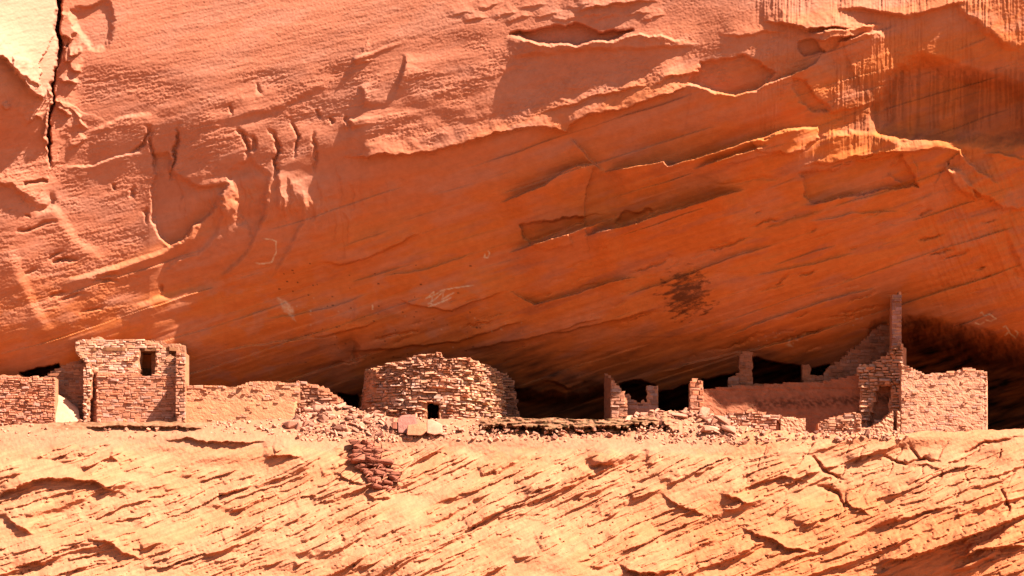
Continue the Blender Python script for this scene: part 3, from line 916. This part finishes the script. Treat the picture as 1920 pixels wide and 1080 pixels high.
def masonry(mb, mask, box, fmap, thick, stone=RED, mort=MORT, seed=0, cell_px=5, **kw):
    u0, u1, v0, v1 = box
    slab(mb, mask, u0, u1, v0, v1, cell_px, cell_px, fmap, thick, mud(mort, seed), lambda u, v: .02 * n2(u / 5, v / 4, seed) - .004, .35, seed)
    cf = stone if callable(stone) else shades(stone)
    stones(mb, mask, u0, u1, v0, v1, fmap, colf=cf, seed=seed + 100, **kw)


def plaster(mb, mask, box, fmap, thick, c=TAN, seed=0, cell_px=2.6, amp=.03, disp=None):
    d = lambda u, v: .45 * amp * n2(u / 13, v / 6, seed) + .55 * amp * n2(u / 4.6, v / 3.9, seed + 1) + (disp(u, v) if disp else 0)
    slab(mb, mask, *box, cell_px, cell_px, fmap, thick, mud(c, seed), d, .25, seed)


def base(px, py, y):
    return P(px, py, y)


def under_top(top, extra=None):
    return (lambda u, v: v > top(u)) if extra is None else (lambda u, v: v > top(u) and extra(u, v))


# ---- 1 low wall at the left edge
t = top_of([(-60, 700), (0, 703), (40, 706), (80, 707), (103, 709), (104, 712)])
mb = MB()
masonry(mb, under_top(t), (-60, 103, 698, 812), flat(.25), .45, RED, seed=1, course=(2.6, 5), length=(4, 15), prot=(.01, .06))
o = mb.build("masonry_wall", M_WALL, loc=base(20, 812, .25))
tag(o, "low coursed red stone wall running off the left edge of the ledge", "wall", "ruined walls on the ledge")

# ---- 2 square tower house
root = thing("tower_house", "square two-tone stone house with a dark window and pale upper wall", "ruin", base(250, 800, .5))
t = top_of([(128, 655), (136, 646), (150, 638), (176, 634), (205, 635), (232, 638), (262, 637), (282, 638), (296, 645), (310, 655), (322, 668), (331, 676)])
win = lambda u, v: 260 < u < 291 and 653 < v < 703
m_up = lambda u, v: v > t(u) and v < 704 and not win(u, v) and u > 140 + max(0, (v - 655)) * .75
mb = MB()
masonry(mb, m_up, (132, 331, 632, 704), flat(.46), .55, PINK, mort=(0.38, 0.175, 0.103), seed=2, course=(3, 6), length=(4, 18), prot=(.0, .045), gap=.4)
up = mb.build("upper_wall", M_WALL, root)
up["label"] = "pale pinkish upper storey"
mb = MB()
m_lo = lambda u, v: 700 <= v and not win(u, v)
masonry(mb, m_lo, (182, 330, 700, 806), flat(.30), .5, RED, seed=3, course=(3, 6.5), length=(4, 18), prot=(.0, .035), gap=.5)
lo_w = mb.build("lower_wall", M_WALL, root)
mb = MB()     # shaded return on the left of the lower wall
def ret(u, v, w):
    x, y, z = P(184 - (u) * .52, v, .31 + u / 60)
    return (x - w * .9, y - w * .4, z)
masonry(mb, lambda u, v: v > 708 - u * .3, (0, 30, 700, 806), ret, .12, RED, seed=4, prot=(.0, .03))
mb.build("side_wall", M_WALL, root)
mb = MB()     # stub of stones left of it
t2 = top_of([(157, 690), (163, 684), (171, 690), (181, 702)])
masonry(mb, lambda u, v: v > t2(u) and u < 172 - (v - 715) * .07, (157, 182, 684, 806), flat(.30), .9, PINK, seed=5, course=(4, 8), length=(6, 12), prot=(.02, .09))
mb.build("pier", M_WALL, root)
mb = MB()     # right-hand spur with raw stone end
t3 = top_of([(326, 662), (334, 658), (346, 660), (348, 664)])
masonry(mb, lambda u, v: v > t3(u), (331, 347, 656, 808), flat(.12, .0), .75, (0.426, 0.182, 0.114), seed=6, course=(5, 8), length=(10, 18), prot=(.02, .08))
mb.build("pier", M_WALL, root)
mb = MB()
t3b = top_of([(330, 700), (338, 697), (347, 702)])
masonry(mb, lambda u, v: v > t3b(u), (330, 347, 696, 808), flat(-.38, .10), .72, (.43, .18, .11), seed=66, course=(5, 8), length=(10, 18), prot=(.02, .07))
mb.build("spur_wall", M_WALL, root)
mb = MB()     # plastered piece above the spur, against the cliff
t4 = top_of([(284, 637), (300, 640), (318, 645), (347, 646)])
plaster(mb, lambda u, v: v > t4(u), (284, 347, 634, 720), flat(.98), .4, (0.319, 0.129, 0.076), seed=7)
mb.build("rear_wall", M_PLASTER, root)
mb = MB()     # added unseen rear and top slabs of mud, keeping the window dark
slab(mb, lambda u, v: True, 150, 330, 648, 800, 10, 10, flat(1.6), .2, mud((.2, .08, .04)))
mb.build("added_back", M_PLASTER, root)
mb = MB()
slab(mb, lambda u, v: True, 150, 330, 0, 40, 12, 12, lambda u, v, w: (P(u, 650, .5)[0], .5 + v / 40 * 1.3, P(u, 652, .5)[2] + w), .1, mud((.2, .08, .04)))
mb.build("added_cover", M_PLASTER, root)
mb = MB()     # timber lintel at the head of the window
slab(mb, lambda u, v: True, 260, 292, 653, 659, 4, 2, flat(.38), .28, lambda u, v: (1, 1, 1))
mb.build("lintel", M_WOOD, up)

# ---- 3 shaded wall and added pale slab shaped as the sunlit patch between the two
mb = MB()
t = top_of([(70, 712), (96, 698), (120, 684), (140, 668), (168, 660)])
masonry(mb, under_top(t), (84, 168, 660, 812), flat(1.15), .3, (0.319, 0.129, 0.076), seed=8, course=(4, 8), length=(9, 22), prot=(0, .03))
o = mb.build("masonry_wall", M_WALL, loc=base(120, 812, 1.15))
tag(o, "shaded rough wall filling the gap between left low wall and square house", "wall", "ruined walls on the ledge")


def hull_rock(name, pts, mat, label, cat, group=None, bevel=.02):
    bm = bmesh.new()
    c = Vector((sum(p[0] for p in pts) / len(pts), sum(p[1] for p in pts) / len(pts), min(p[2] for p in pts)))
    for p in pts: bm.verts.new(Vector(p) - c)
    bmesh.ops.convex_hull(bm, input=bm.verts)
    for v in [v for v in bm.verts if not v.link_faces]: bm.verts.remove(v)
    bmesh.ops.bevel(bm, geom=bm.edges[:], offset=bevel, segments=1, affect='EDGES')
    me = bpy.data.meshes.new(name)
    bm.to_mesh(me)
    bm.free()
    me.materials.append(mat)
    o = bpy.data.objects.new(name, me)
    o.location = c
    COL.objects.link(o)
    return tag(o, label, cat, group)


M_SUNPATCH = rock_mat("sunlit_pale", tint=(.50, .24, .14), nscale=4, bscale=14, bstr=.5, attr=False)  # pale tint stands for sunlight falling past the house's shadow
pts = [P(103, 736, .95), P(122, 746, .95), P(146, 764, .85), P(103, 802, .05), P(150, 800, .02), P(148, 770, .6), P(100, 802, 1), P(150, 802, 1)]
hull_rock("sunlit_patch", pts, M_SUNPATCH, "pale slab added to stand for the sunlit patch between the left low wall and square house", "sunlit patch")

# ---- 4 plastered low wall right of the tower, broken down at its right end
root = thing("plastered_wall", "long low mud-plastered wall right of the square house, crumbling at its right end", "wall", base(470, 800, .3), "ruined walls on the ledge")
t = top_of([(346, 718), (356, 724), (400, 722), (440, 726), (470, 716), (500, 714), (520, 716), (545, 718), (562, 718)])
mb = MB()
plaster(mb, under_top(t), (346, 562, 710, 756), flat(.36), .4, (0.426, 0.186, 0.106), seed=10, amp=.022)
pt = t
stones(mb, lambda u, v: v > pt(u) + 1 and (n2(u / 24, v / 9, 14) > .12 or v < pt(u) + 6), 348, 560, 712, 752, flat(.36), course=(3, 6), length=(5, 18), prot=(.0, .05), colf=shades((.46, .19, .11)), seed=215)
mb.build("upper_course", M_PLASTER, root)
mb = MB()
plaster(mb, lambda u, v: v > 752 + 1.2 * n2(u / 20, .3, 5), (346, 562 - 0, 750, 806), flat(.30), .45, (0.456, 0.205, 0.11), seed=11, amp=.010,
        disp=lambda u, v: -.5 * max(0, (u - 550 + (v - 765) * .2) / 12) ** 2)
stones(mb, lambda u, v: n2(u / 20, v / 8, 17) > .38, 350, 545, 756, 800, flat(.30), course=(3, 6), length=(5, 16), prot=(.0, .03), colf=shades((.46, .19, .11)), seed=216)
mb.build("lower_course", M_PLASTER, root)
t = top_of([(556, 716), (575, 718), (600, 722), (612, 730), (625, 738), (640, 748), (650, 760)])
mb = MB()
masonry(mb, under_top(t), (556, 652, 714, 800), flat(.55), .5, (0.41, 0.171, 0.103), seed=12, course=(4, 7), length=(10, 26), prot=(.02, .12), tilt=2)
mb.build("broken_end", M_WALL, root)

# ---- 6 round ruin with a low doorway
KX, KY, KR = P(809, 800, 1.9)[0], 1.9, 2.2
def kmap(R):
    def f(u, v, w):                      # u: arc pixels from the front, v: photo row at the front
        th = u / (R * PPM)
        z = (800 - v) / PPM
        r = R * (1 - .05 * max(0, z)) + w
        return (KX + r * math.sin(th), KY - r * math.cos(th), z)
    return f
KM = kmap(KR)
A2 = KR * PPM * math.pi
kt = top_of([(-A2, 672), (-300, 676), (-216, 680), (-175, 688), (-150, 685), (-125, 690), (-112, 685), (-80, 678), (-64, 681), (-45, 674), (-30, 668), (0, 664), (22, 666), (34, 671), (60, 673), (72, 669), (90, 670), (110, 674), (150, 679), (200, 686), (260, 690), (A2, 672)])
door = lambda u, v: (-6 + .12 * max(0, 775 - v)) < u < 22 - .1 * max(0, 772 - v) and v > 757
root = thing("round_ruin", "round stone ruin with ragged top and small black doorway", "ruin", (KX, KY, 0))
km_ = lambda u, v: v > kt(u) and not door(u, v)
def kcol(u, v, r):
    if u > 60 and r.random() < .5: return shades((0.471, 0.236, 0.129))(u, v, r)
    return shades((0.441, 0.198, 0.122), .72, 1.15)(u, v, r)
mb = MB()
slab(mb, km_, -A2, A2, 660, 815, 6, 6, KM, .42, mud((0.38, 0.156, 0.0836), 13), lambda u, v: .03 * n2(u / 6, v / 5, 13), .35, 13)
smooth_l = lambda u, v: u < -118 + 26 * n2(v / 12, 1.7, 9)
stones(mb, lambda u, v: km_(u, v) and not smooth_l(u, v), -260, 300, 660, 800, KM, course=(3, 6), length=(4, 18), prot=(.01, .15), colf=kcol, seed=113, gap=.4, tilt=1.6)
stones(mb, lambda u, v: km_(u, v) and smooth_l(u, v), -300, -90, 660, 800, KM, course=(4, 6), length=(10, 24), prot=(.0, .03), colf=shades((0.41, 0.167, 0.0912)), seed=114, gap=.5)
mb.build("wall", M_WALL, root)
mb = MB()
n = 40
ring = [(KX + 1.8 * math.sin(2 * math.pi * i / n), KY - 1.8 * math.cos(2 * math.pi * i / n), 1.35 + .05 * math.sin(i * 2.3)) for i in range(n)]
ring2 = [(x, y, z - .15) for x, y, z in ring]
mb.add(ring + ring2, [tuple(range(n)), tuple(range(2 * n - 1, n - 1, -1))] + [(i, i + n, (i + 1) % n + n, (i + 1) % n) for i in range(n)], (.3, .13, .07))
mb.build("hidden_cover", M_PLASTER, root)  # unseen disc added inside so the doorway stays black
mb = MB()
stones(mb, lambda u, v: True, -10, 28, 751.5, 757.5, KM, course=(5, 6), length=(38, 40), prot=(.10, .13), colf=shades((0.426, 0.19, 0.114)), seed=3, back=.3)
mb.build("lintel", M_WALL, root)
for (u, v, l, h, pr) in ((-62, 722, 24, 5, .24), (18, 731, 27, 6, .24), (44, 727, 30, 7, .22), (2, 739, 28, 6, .22), (-100, 702, 22, 6, .2), (-40, 681, 18, 6, .18), (72, 672, 30, 5, .2), (-8, 667, 30, 5, .16), (-30, 735, 34, 4, .15), (20, 664, 10, 7, .1)):
    mb = MB()
    stones(mb, lambda a, b: True, u - l / 2, u + l / 2, v - h / 2, v + h / 2 - .1, KM, course=(h, h + .1), length=(l * 2, l * 2), prot=(pr * .9, pr), colf=shades((0.456, 0.213, 0.133)), seed=int(u * 7 + v), back=.2)
    mb.build("projecting_stone", M_WALL, root)

# ---- 7 deep alcove: shaded walls
root = thing("masonry_wall", "shaded short wall beside the round ruin's right flank", "wall", base(975, 800, 1.9), "ruined walls on the ledge")
t = top_of([(940, 696), (955, 704), (962, 716), (970, 745), (972, 780)])
mb = MB()
masonry(mb, under_top(t), (940, 974, 694, 806), flat(2.9), .4, (.19, .08, .05), seed=20, prot=(0, .05))  # stone colour set dark to carry the shade here
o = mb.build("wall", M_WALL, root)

root = thing("alcove_wall", "shaded stub wall with broken window opening in the middle of the alcove", "wall", base(1190, 800, 1.6), "ruined walls on the ledge")
t = top_of([(1136, 722), (1140, 713), (1152, 714), (1160, 722), (1172, 738), (1176, 760)])
mb = MB()
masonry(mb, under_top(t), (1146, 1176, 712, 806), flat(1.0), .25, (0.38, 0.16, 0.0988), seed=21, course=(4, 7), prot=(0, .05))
mb.build("pier", M_WALL, root)
mb = MB()
def ret2(u, v, w):
    x, y, z = P(1147 - u * .42, v, 1.0 + u / 24)
    return (x - w * .9, y - w * .4, z)
plaster(mb, lambda u, v: v > 712 - u * .35, (0, 34, 700, 806), ret2, .1, (0.334, 0.122, 0.0684), seed=22, cell_px=4)
mb.build("side_wall", M_PLASTER, root)
mb = MB()
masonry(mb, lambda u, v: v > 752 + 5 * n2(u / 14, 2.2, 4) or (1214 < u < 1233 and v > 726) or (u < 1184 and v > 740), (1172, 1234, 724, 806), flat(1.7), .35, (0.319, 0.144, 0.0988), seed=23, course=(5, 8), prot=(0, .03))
mb.build("wall", M_WALL, root)

# ---- 8 long back room wall, upper storey remnants
root = thing("back_wall", "long shaded plastered room wall with dark-spotted band and openings above", "wall", base(1450, 810, 1.3), "ruined walls on the ledge")
def bmap(u, v, w):                       # gently bowed in plan
    s = (u - 1300) / 320
    x, y, z = P(u, v, 1.0 + 1.0 * math.sin(math.pi * min(1, max(0, s))) * .7)
    return (x, y - w, z)
t = top_of([(1310, 722), (1320, 731), (1340, 728), (1400, 722), (1430, 722), (1500, 716), (1540, 716), (1600, 704), (1640, 690), (1680, 690)])
mb = MB()
shade_mud = mud((.27, .09, .05), 30)  # wall colour lowered to stand in for the alcove's shade
def bcol(u, v):
    c = shade_mud(u, v)
    k = max(0, n2(u / 7, v / 5, 3) + .35) * math.exp(-((v - 756 + (u - 1480) * .04) / 9) ** 2) * min(1, max(0, (u - 1380) / 40))
    return tuple(a * (1 - min(.6, 1.1 * k)) for a in c)
dd = lambda u, v: .02 * n2(u / 10, v / 6, 31) + .015 * n2(u / 3, v / 3, 32) + (.03 if v < 731 - (u - 1300) * .01 else 0)
slab(mb, under_top(t), 1306, 1680, 690, 826, 3, 3, bmap, .4, bcol, dd, .25, 30)
mb.build("lower_wall", M_PLASTER, root)
mb = MB()
t = top_of([(1292, 716), (1298, 712), (1314, 713), (1318, 724)])
masonry(mb, under_top(t), (1294, 1318, 710, 826), flat(.55), .5, (0.418, 0.152, 0.0836), seed=33, course=(5, 9), length=(12, 22), prot=(.01, .07))
mb.build("pier", M_WALL, root)
mb = MB()
t = top_of([(1368, 708), (1386, 700), (1386.5, 664), (1392, 659), (1408, 661), (1410, 664), (1410.5, 720), (1503, 720), (1504, 684), (1520, 684), (1521, 706), (1546, 702), (1550, 690), (1570, 680), (1600, 655), (1618, 640), (1635, 622), (1650, 612), (1672, 606)])
uph = lambda u, v: not (1521 < u < 1542 and 684 < v < 706)
masonry(mb, under_top(t, uph), (1366, 1675, 604, 735), flat(2.05), .3, (.27, .098, .054), mort=(.25, .085, .045), seed=34, course=(5, 8), length=(10, 24), prot=(0, .025))  # stone and mortar colours lowered too, as painted shade
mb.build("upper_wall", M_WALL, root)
# ---- 9 tall pillar and ragged curved wall
root = thing("tall_pillar", "tall narrow masonry pillar rising to the overhang at right", "wall", base(1680, 812, .55), "ruined walls on the ledge")
mb = MB()
t = top_of([(1672, 556), (1676, 551), (1688, 550), (1690, 554)])
masonry(mb, under_top(t), (1673, 1690, 548, 820), flat(.62), .30, (0.304, 0.129, 0.0988), seed=40, course=(5, 9), length=(12, 20), prot=(0, .04))
mb.build("shaft", M_WALL, root)
mb = MB()
def ret3(u, v, w):
    x, y, z = P(1674 - u * .5, v, .64 + u / 10)
    return (x - w * .9, y - w * .4, z)
plaster(mb, lambda u, v: v > 552 + u * .4, (0, 13, 548, 820), ret3, .1, (0.38, 0.144, 0.076), seed=41, cell_px=4)
mb.build("side_wall", M_PLASTER, root)

root = thing("ragged_wall", "ragged curved stone wall with dark breach below the tall pillar", "wall", base(1650, 812, .2), "ruined walls on the ledge")
def rmap(u, v, w):
    s = (u - 1608) / 82
    x, y, z = P(u, v, .75 - .55 * s + .9 * max(0, .55 - abs(s - .5)) * .6)
    return (x - w * .45, y - w * .9, z)
t = top_of([(1606, 690), (1610, 684), (1622, 686), (1635, 684), (1648, 672), (1660, 670), (1668, 660), (1676, 648), (1684, 645), (1692, 648)])
hole = lambda u, v: ((u - (1652 - (v - 760) * .22)) / (13 + (v - 725) * .06)) ** 2 < 1 and 724 < v < 806 - (u - 1620) * .6
lf = lambda u, v: u > 1608 + max(0, v - 700) * .12 - (max(0, v - 745) * .14)
mb = MB()
rmask = lambda u, v: v > t(u) and lf(u, v) and not hole(u, v)
masonry(mb, rmask, (1606, 1692, 644, 822), rmap, .42, (0.441, 0.205, 0.129), seed=42, course=(4, 7), length=(8, 20), prot=(.02, .16), tilt=1.5)
mb.build("wall", M_WALL, root)
mb = MB()
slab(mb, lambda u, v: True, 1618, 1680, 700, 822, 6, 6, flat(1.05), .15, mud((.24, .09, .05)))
mb.build("inner_face", M_PLASTER, root)
mb = MB()
t = top_of([(1590, 806), (1600, 798), (1630, 802), (1655, 790), (1672, 772), (1690, 770)])
plaster(mb, under_top(t, lambda u, v: u < 1676 or u > 1682 or v > 816), (1588, 1688, 768, 830), flat(-.22), .35, (0.426, 0.198, 0.122), seed=43, amp=.06)
mb.build("footing", M_PLASTER, root)

# ---- 10 front low walls with doorway gap
t = top_of([(1340, 782), (1360, 776), (1385, 772), (1410, 770), (1440, 776), (1460, 780), (1480, 782), (1500, 784), (1511, 786)])
mb = MB()
masonry(mb, under_top(t, lambda u, v: not (1452 < u < 1465 and v > 790 and abs(u - 1460) < (v - 784) * .3)), (1338, 1466, 768, 834), flat(-.35), .4, (0.441, 0.198, 0.125), seed=50, course=(3, 6), length=(5, 20), prot=(.01, .09))
root = thing("front_wall", "low broken front wall left of the doorway gap, below the shaded room", "wall", base(1420, 830, -.35), "ruined walls on the ledge")
mb.build("rough_length", M_WALL, root)
mb = MB()
plaster(mb, under_top(t, lambda u, v: u < 1510), (1464, 1513, 774, 834), flat(-.42), .45, (0.456, 0.213, 0.133), seed=51, amp=.04)
mb.build("plastered_end", M_PLASTER, root)
t = top_of([(1534, 794), (1545, 788), (1560, 783), (1575, 779), (1600, 774), (1614, 776)])
mb = MB()
masonry(mb, under_top(t, lambda u, v: u > 1535), (1534, 1614, 770, 834), flat(-.30), .45, (0.441, 0.205, 0.125), seed=52, course=(3, 6), length=(5, 20), prot=(.01, .08))
o = mb.build("front_wall", M_WALL, loc=base(1574, 830, -.3))
tag(o, "low stone front wall right of the doorway gap, left of the ragged curved wall", "wall", "ruined walls on the ledge")

# ---- 11 right-hand wall
t = top_of([(1688, 686), (1692, 684), (1704, 688), (1718, 694), (1735, 702), (1755, 700), (1780, 698), (1805, 694), (1812, 690), (1822, 690), (1832, 695), (1848, 696), (1857, 702)])
mb = MB()
plaster(mb, under_top(t), (1690, 1857, 684, 830), flat(-.10, .0), .55, (0.456, 0.209, 0.133), seed=60, amp=.022, disp=lambda u, v: -.35 * max(0, (u - 1843) / 14) ** 2)
stones(mb, under_top(t), 1691, 1850, 686, 822, flat(-.10), course=(3, 5), length=(5, 16), prot=(-.03, .022), colf=shades((0.441, 0.198, 0.125), .85, 1.08), seed=61, gap=1.0)
stones(mb, lambda u, v: v > t(u) and (v < t(u) + 7 or n2(u / 26, v / 10, 19) > .42), 1691, 1850, 686, 822, flat(-.10), course=(3, 6), length=(5, 18), prot=(.0, .06), colf=shades((.47, .20, .12)), seed=217)
o = mb.build("masonry_wall", M_PLASTER, loc=base(1774, 826, -.1))
tag(o, "broad blank pinkish wall with dipped top at the right end of the ruins", "wall", "ruined walls on the ledge")


# ------------------------------------------------------------------ LOOSE STONES
def rock_mesh(name, seed, dims, mat, npts=16, bevel=.08):
    r = random.Random(seed)
    bm = bmesh.new()
    for k in range(npts):
        p = Vector((r.uniform(-1, 1), r.uniform(-1, 1), r.uniform(-1, 1)))
        m = max(abs(p.x), abs(p.y), abs(p.z))
        p = p / m * r.uniform(.82, 1.0)
        bm.verts.new((p.x * dims[0] / 2, p.y * dims[1] / 2, p.z * dims[2] / 2))
    bmesh.ops.convex_hull(bm, input=bm.verts)
    for v in [v for v in bm.verts if not v.link_faces]: bm.verts.remove(v)
    bmesh.ops.bevel(bm, geom=bm.edges[:], offset=bevel * min(dims), segments=1, affect='EDGES')
    me = bpy.data.meshes.new(name)
    bm.to_mesh(me)
    bm.free()
    me.materials.append(mat)
    return me


def slope_y(px, py):
    """depth of the bank below the brow (coarse)"""
    ab = float(np.interp(px, APX, APY))
    return -1.5 + 1.35 * max(0, ab - py) / PPM - .75 * max(0, py - ab) / PPM


SLABS = [rock_mesh("rubble_stone", 300 + i, (1, random.uniform(.55, .9), random.uniform(.2, .4)), M_STONE, 13, .05) for i in range(7)]
BLOCKS = [rock_mesh("rubble_stone", 400 + i, (1, random.uniform(.5, .8), random.uniform(.45, .7)), M_STONE, 11, .05) for i in range(6)]


def loose(mesh, px, py, y, size, label, cat, group, rot=None, name="rubble_stone", rnd=random):
    o = bpy.data.objects.new(name, mesh)
    o.location = P(px, py, y)
    o.scale = (size, size, size)
    o.rotation_euler = rot if rot else (rnd.uniform(-.5, .5), rnd.uniform(-.5, .5), rnd.uniform(0, 6.28))
    COL.objects.link(o)
    return tag(o, label, cat, group)


def heap(n, top, x0, x1, bot, label, group, seed, sz=(.16, .46), depth=.5, steep=.35):
    r = random.Random(seed)
    k = 0
    while k < n:
        x = r.uniform(x0, x1)
        t_, b_ = top(x), bot(x)
        if b_ <= t_ + 2: continue
        y_ = r.uniform(t_ + 3, b_)
        f = (b_ - y_) / 70.0
        yy = slope_y(x, y_) - .06
        s_ = r.uniform(*sz) * (.7 + .6 * r.random() ** 3)
        m = r.choice(SLABS if r.random() < .6 else BLOCKS)
        loose(m, x, y_, yy, s_, label, "stone", group, (r.uniform(-.6, .6) + (1.0 if r.random() < .25 else 0), r.uniform(-.6, .6), r.uniform(0, 6.28)))
        k += 1


heap(104, top_of([(545, 790), (575, 765), (620, 745), (650, 755), (680, 765), (720, 775), (745, 790)]), 548, 745,
     top_of([(545, 800), (600, 815), (680, 822), (745, 815)]), "broken red sandstone piece in the rubble heap left of the round ruin", "rubble left of the round ruin", 21)
heap(82, top_of([(1170, 786), (1215, 772), (1250, 766), (1290, 760), (1320, 764), (1345, 776), (1375, 800)]), 1172, 1375,
     top_of([(1170, 790), (1230, 792), (1280, 800), (1300, 824), (1350, 826), (1375, 828)]), "broken reddish stone in the rubble heap beside the long shaded room", "rubble beside the shaded room", 22, sz=(.18, .52))
heap(30, top_of([(690, 778), (760, 776), (820, 784), (900, 790), (1000, 800)]), 690, 905,
     top_of([(690, 812), (760, 822), (900, 824), (1000, 822)]), "small flat stone scattered on the bank in front of the round ruin", "stones before the round ruin", 23, sz=(.12, .32))
heap(16, top_of([(380, 797), (460, 796), (560, 794)]), 370, 560, top_of([(380, 812), (560, 818)]), "small stone lying below the plastered low wall", "stones below the plastered wall", 24, sz=(.08, .22))
heap(28, top_of([(890, 800), (1290, 798)]), 885, 1290, top_of([(890, 822), (1290, 826)]), "small pale stone under the eroded sod lip", "stones under the sod lip", 25, sz=(.14, .28))
heap(4, top_of([(1350, 826), (1700, 820)]), 1350, 1560, top_of([(1350, 838), (1560, 834)]), "stone chip at the foot of the low front walls", "chips below the front walls", 26, sz=(.1, .26))

heap(32, top_of([(1340, 800), (1460, 806), (1700, 808)]), 1345, 1690, top_of([(1340, 830), (1700, 824)]), "loose flat stone lying along the foot of the front walls", "stones along the front walls", 27, sz=(.12, .3))

# standing slabs before the doorway
def standing(corners, y, thick, mat, label):
    pts = []
    for px, py in corners:
        pts.append(P(px, py, y + random.uniform(-.03, .03) + (py - 800) * -.006))
        x, yy, z = P(px, py, y + thick + (py - 800) * -.006)
        pts.append((x + .02, yy, z))
    hull_rock("standing_slab", pts, mat, label, "stone slab")


M_PURP = rock_mat("mauve_slab", tint=(.30, .115, .082), nscale=9, nlow=.6, bscale=16, bstr=.8, attr=False)
M_OCH = rock_mat("ochre_slab", tint=(.37, .135, .068), nscale=8, nlow=.7, bscale=16, bstr=.7, attr=False)
standing([(746, 812), (745, 786), (752, 779), (768, 777), (779, 781), (780, 800), (772, 813)], -1.35, .16, M_PURP, "mauve upright slab standing left of the black doorway")
standing([(762, 816), (764, 797), (785, 796), (799, 792), (800, 808), (790, 817)], -1.55, .12, M_OCH, "smooth ochre slab leaning in front of the mauve slab")
standing([(800, 812), (800, 788), (808, 786), (828, 796), (830, 812), (815, 816)], -1.5, .16, M_STONE, "reddish pointed slab standing right of the ochre slab")
standing([(734, 804), (735, 791), (742, 790), (745, 793), (744, 805)], -1.3, .12, M_DARKST, "small dark upright stone at the left foot of the mauve slab")

# dry-stacked stones on the slope
PLATES = [rock_mesh("stacked_stone", 500 + i, (1, .8, random.uniform(.30, .42)), M_DARKST, 26, .14) for i in range(6)]
r = random.Random(77)
v = 914.0
while v > 826:
    f = (914 - v) / 88.0
    xa = 690 - 50 * f + 8 * math.sin(f * 9)
    xb = 718 - 20 * f + (26 if .15 < f < .42 else 0) + 6 * math.sin(f * 13)
    u = xa + r.uniform(0, 8)
    while u < xb:
        l = r.uniform(15, 30)
        loose(r.choice(PLATES), u + l / 2, v + r.uniform(-2, 2), slope_y(u, v) - .22 - r.uniform(0, .16), l / PPM * 1.12,
              "dark red flat stone in the dry-stacked column on the bright slope", "stone", "dry-stacked stones on the slope",
              (r.uniform(-.15, .15), r.uniform(-.2, .3), r.uniform(-.4, .4)), "stacked_stone", r)
        u += l * .9
    v -= r.uniform(7, 10)

# chips and small rubble too many to count, one object
mb = MB()
r = random.Random(91)
HEAPS = [(560, 745, 520), (1190, 1390, 420), (690, 960, 260), (400, 560, 130), (890, 1180, 70), (1330, 1700, 170), (0, 400, 90)]
for x0, x1, n in HEAPS:
    for k in range(n):
        x = r.uniform(x0, x1)
        bp_ = float(brow_py(x))
        py = bp_ + r.uniform(0, 1) ** 1.2 * (float(np.interp(x, APX, APY)) + 5 - bp_)
        c = Vector(P(x, py, slope_y(x, py) - .02))
        sz = r.uniform(.03, .10) * (1.6 if r.random() < .15 else 1)
        ax_ = Vector((r.uniform(-1, 1), r.uniform(-1, 1), r.uniform(-1, 1))).normalized()
        b_ = ax_.orthogonal().normalized()
        d_ = ax_.cross(b_)
        l, w_, h_ = sz * r.uniform(.8, 1.5), sz * r.uniform(.6, 1), sz * r.uniform(.3, .7)
        vs = []
        for i in (-1, 1):
            for j in (-1, 1):
                for q_ in (-1, 1):
                    f = r.uniform(.6, 1.0)
                    vs.append(tuple(c + ax_ * i * l * f * .5 + b_ * j * w_ * f * .5 + d_ * q_ * h_ * .5))
        a = r.uniform(.6, 1.15)
        mb.add(vs, [(0, 1, 3, 2), (4, 6, 7, 5), (0, 4, 5, 1), (2, 3, 7, 6), (0, 2, 6, 4), (1, 5, 7, 3)], (.46 * a, .19 * a, .11 * a))
o = mb.build("gravel", M_WALL)
tag(o, "loose chips and gravel strewn along the ledge below the ruins", "gravel", kind="stuff")
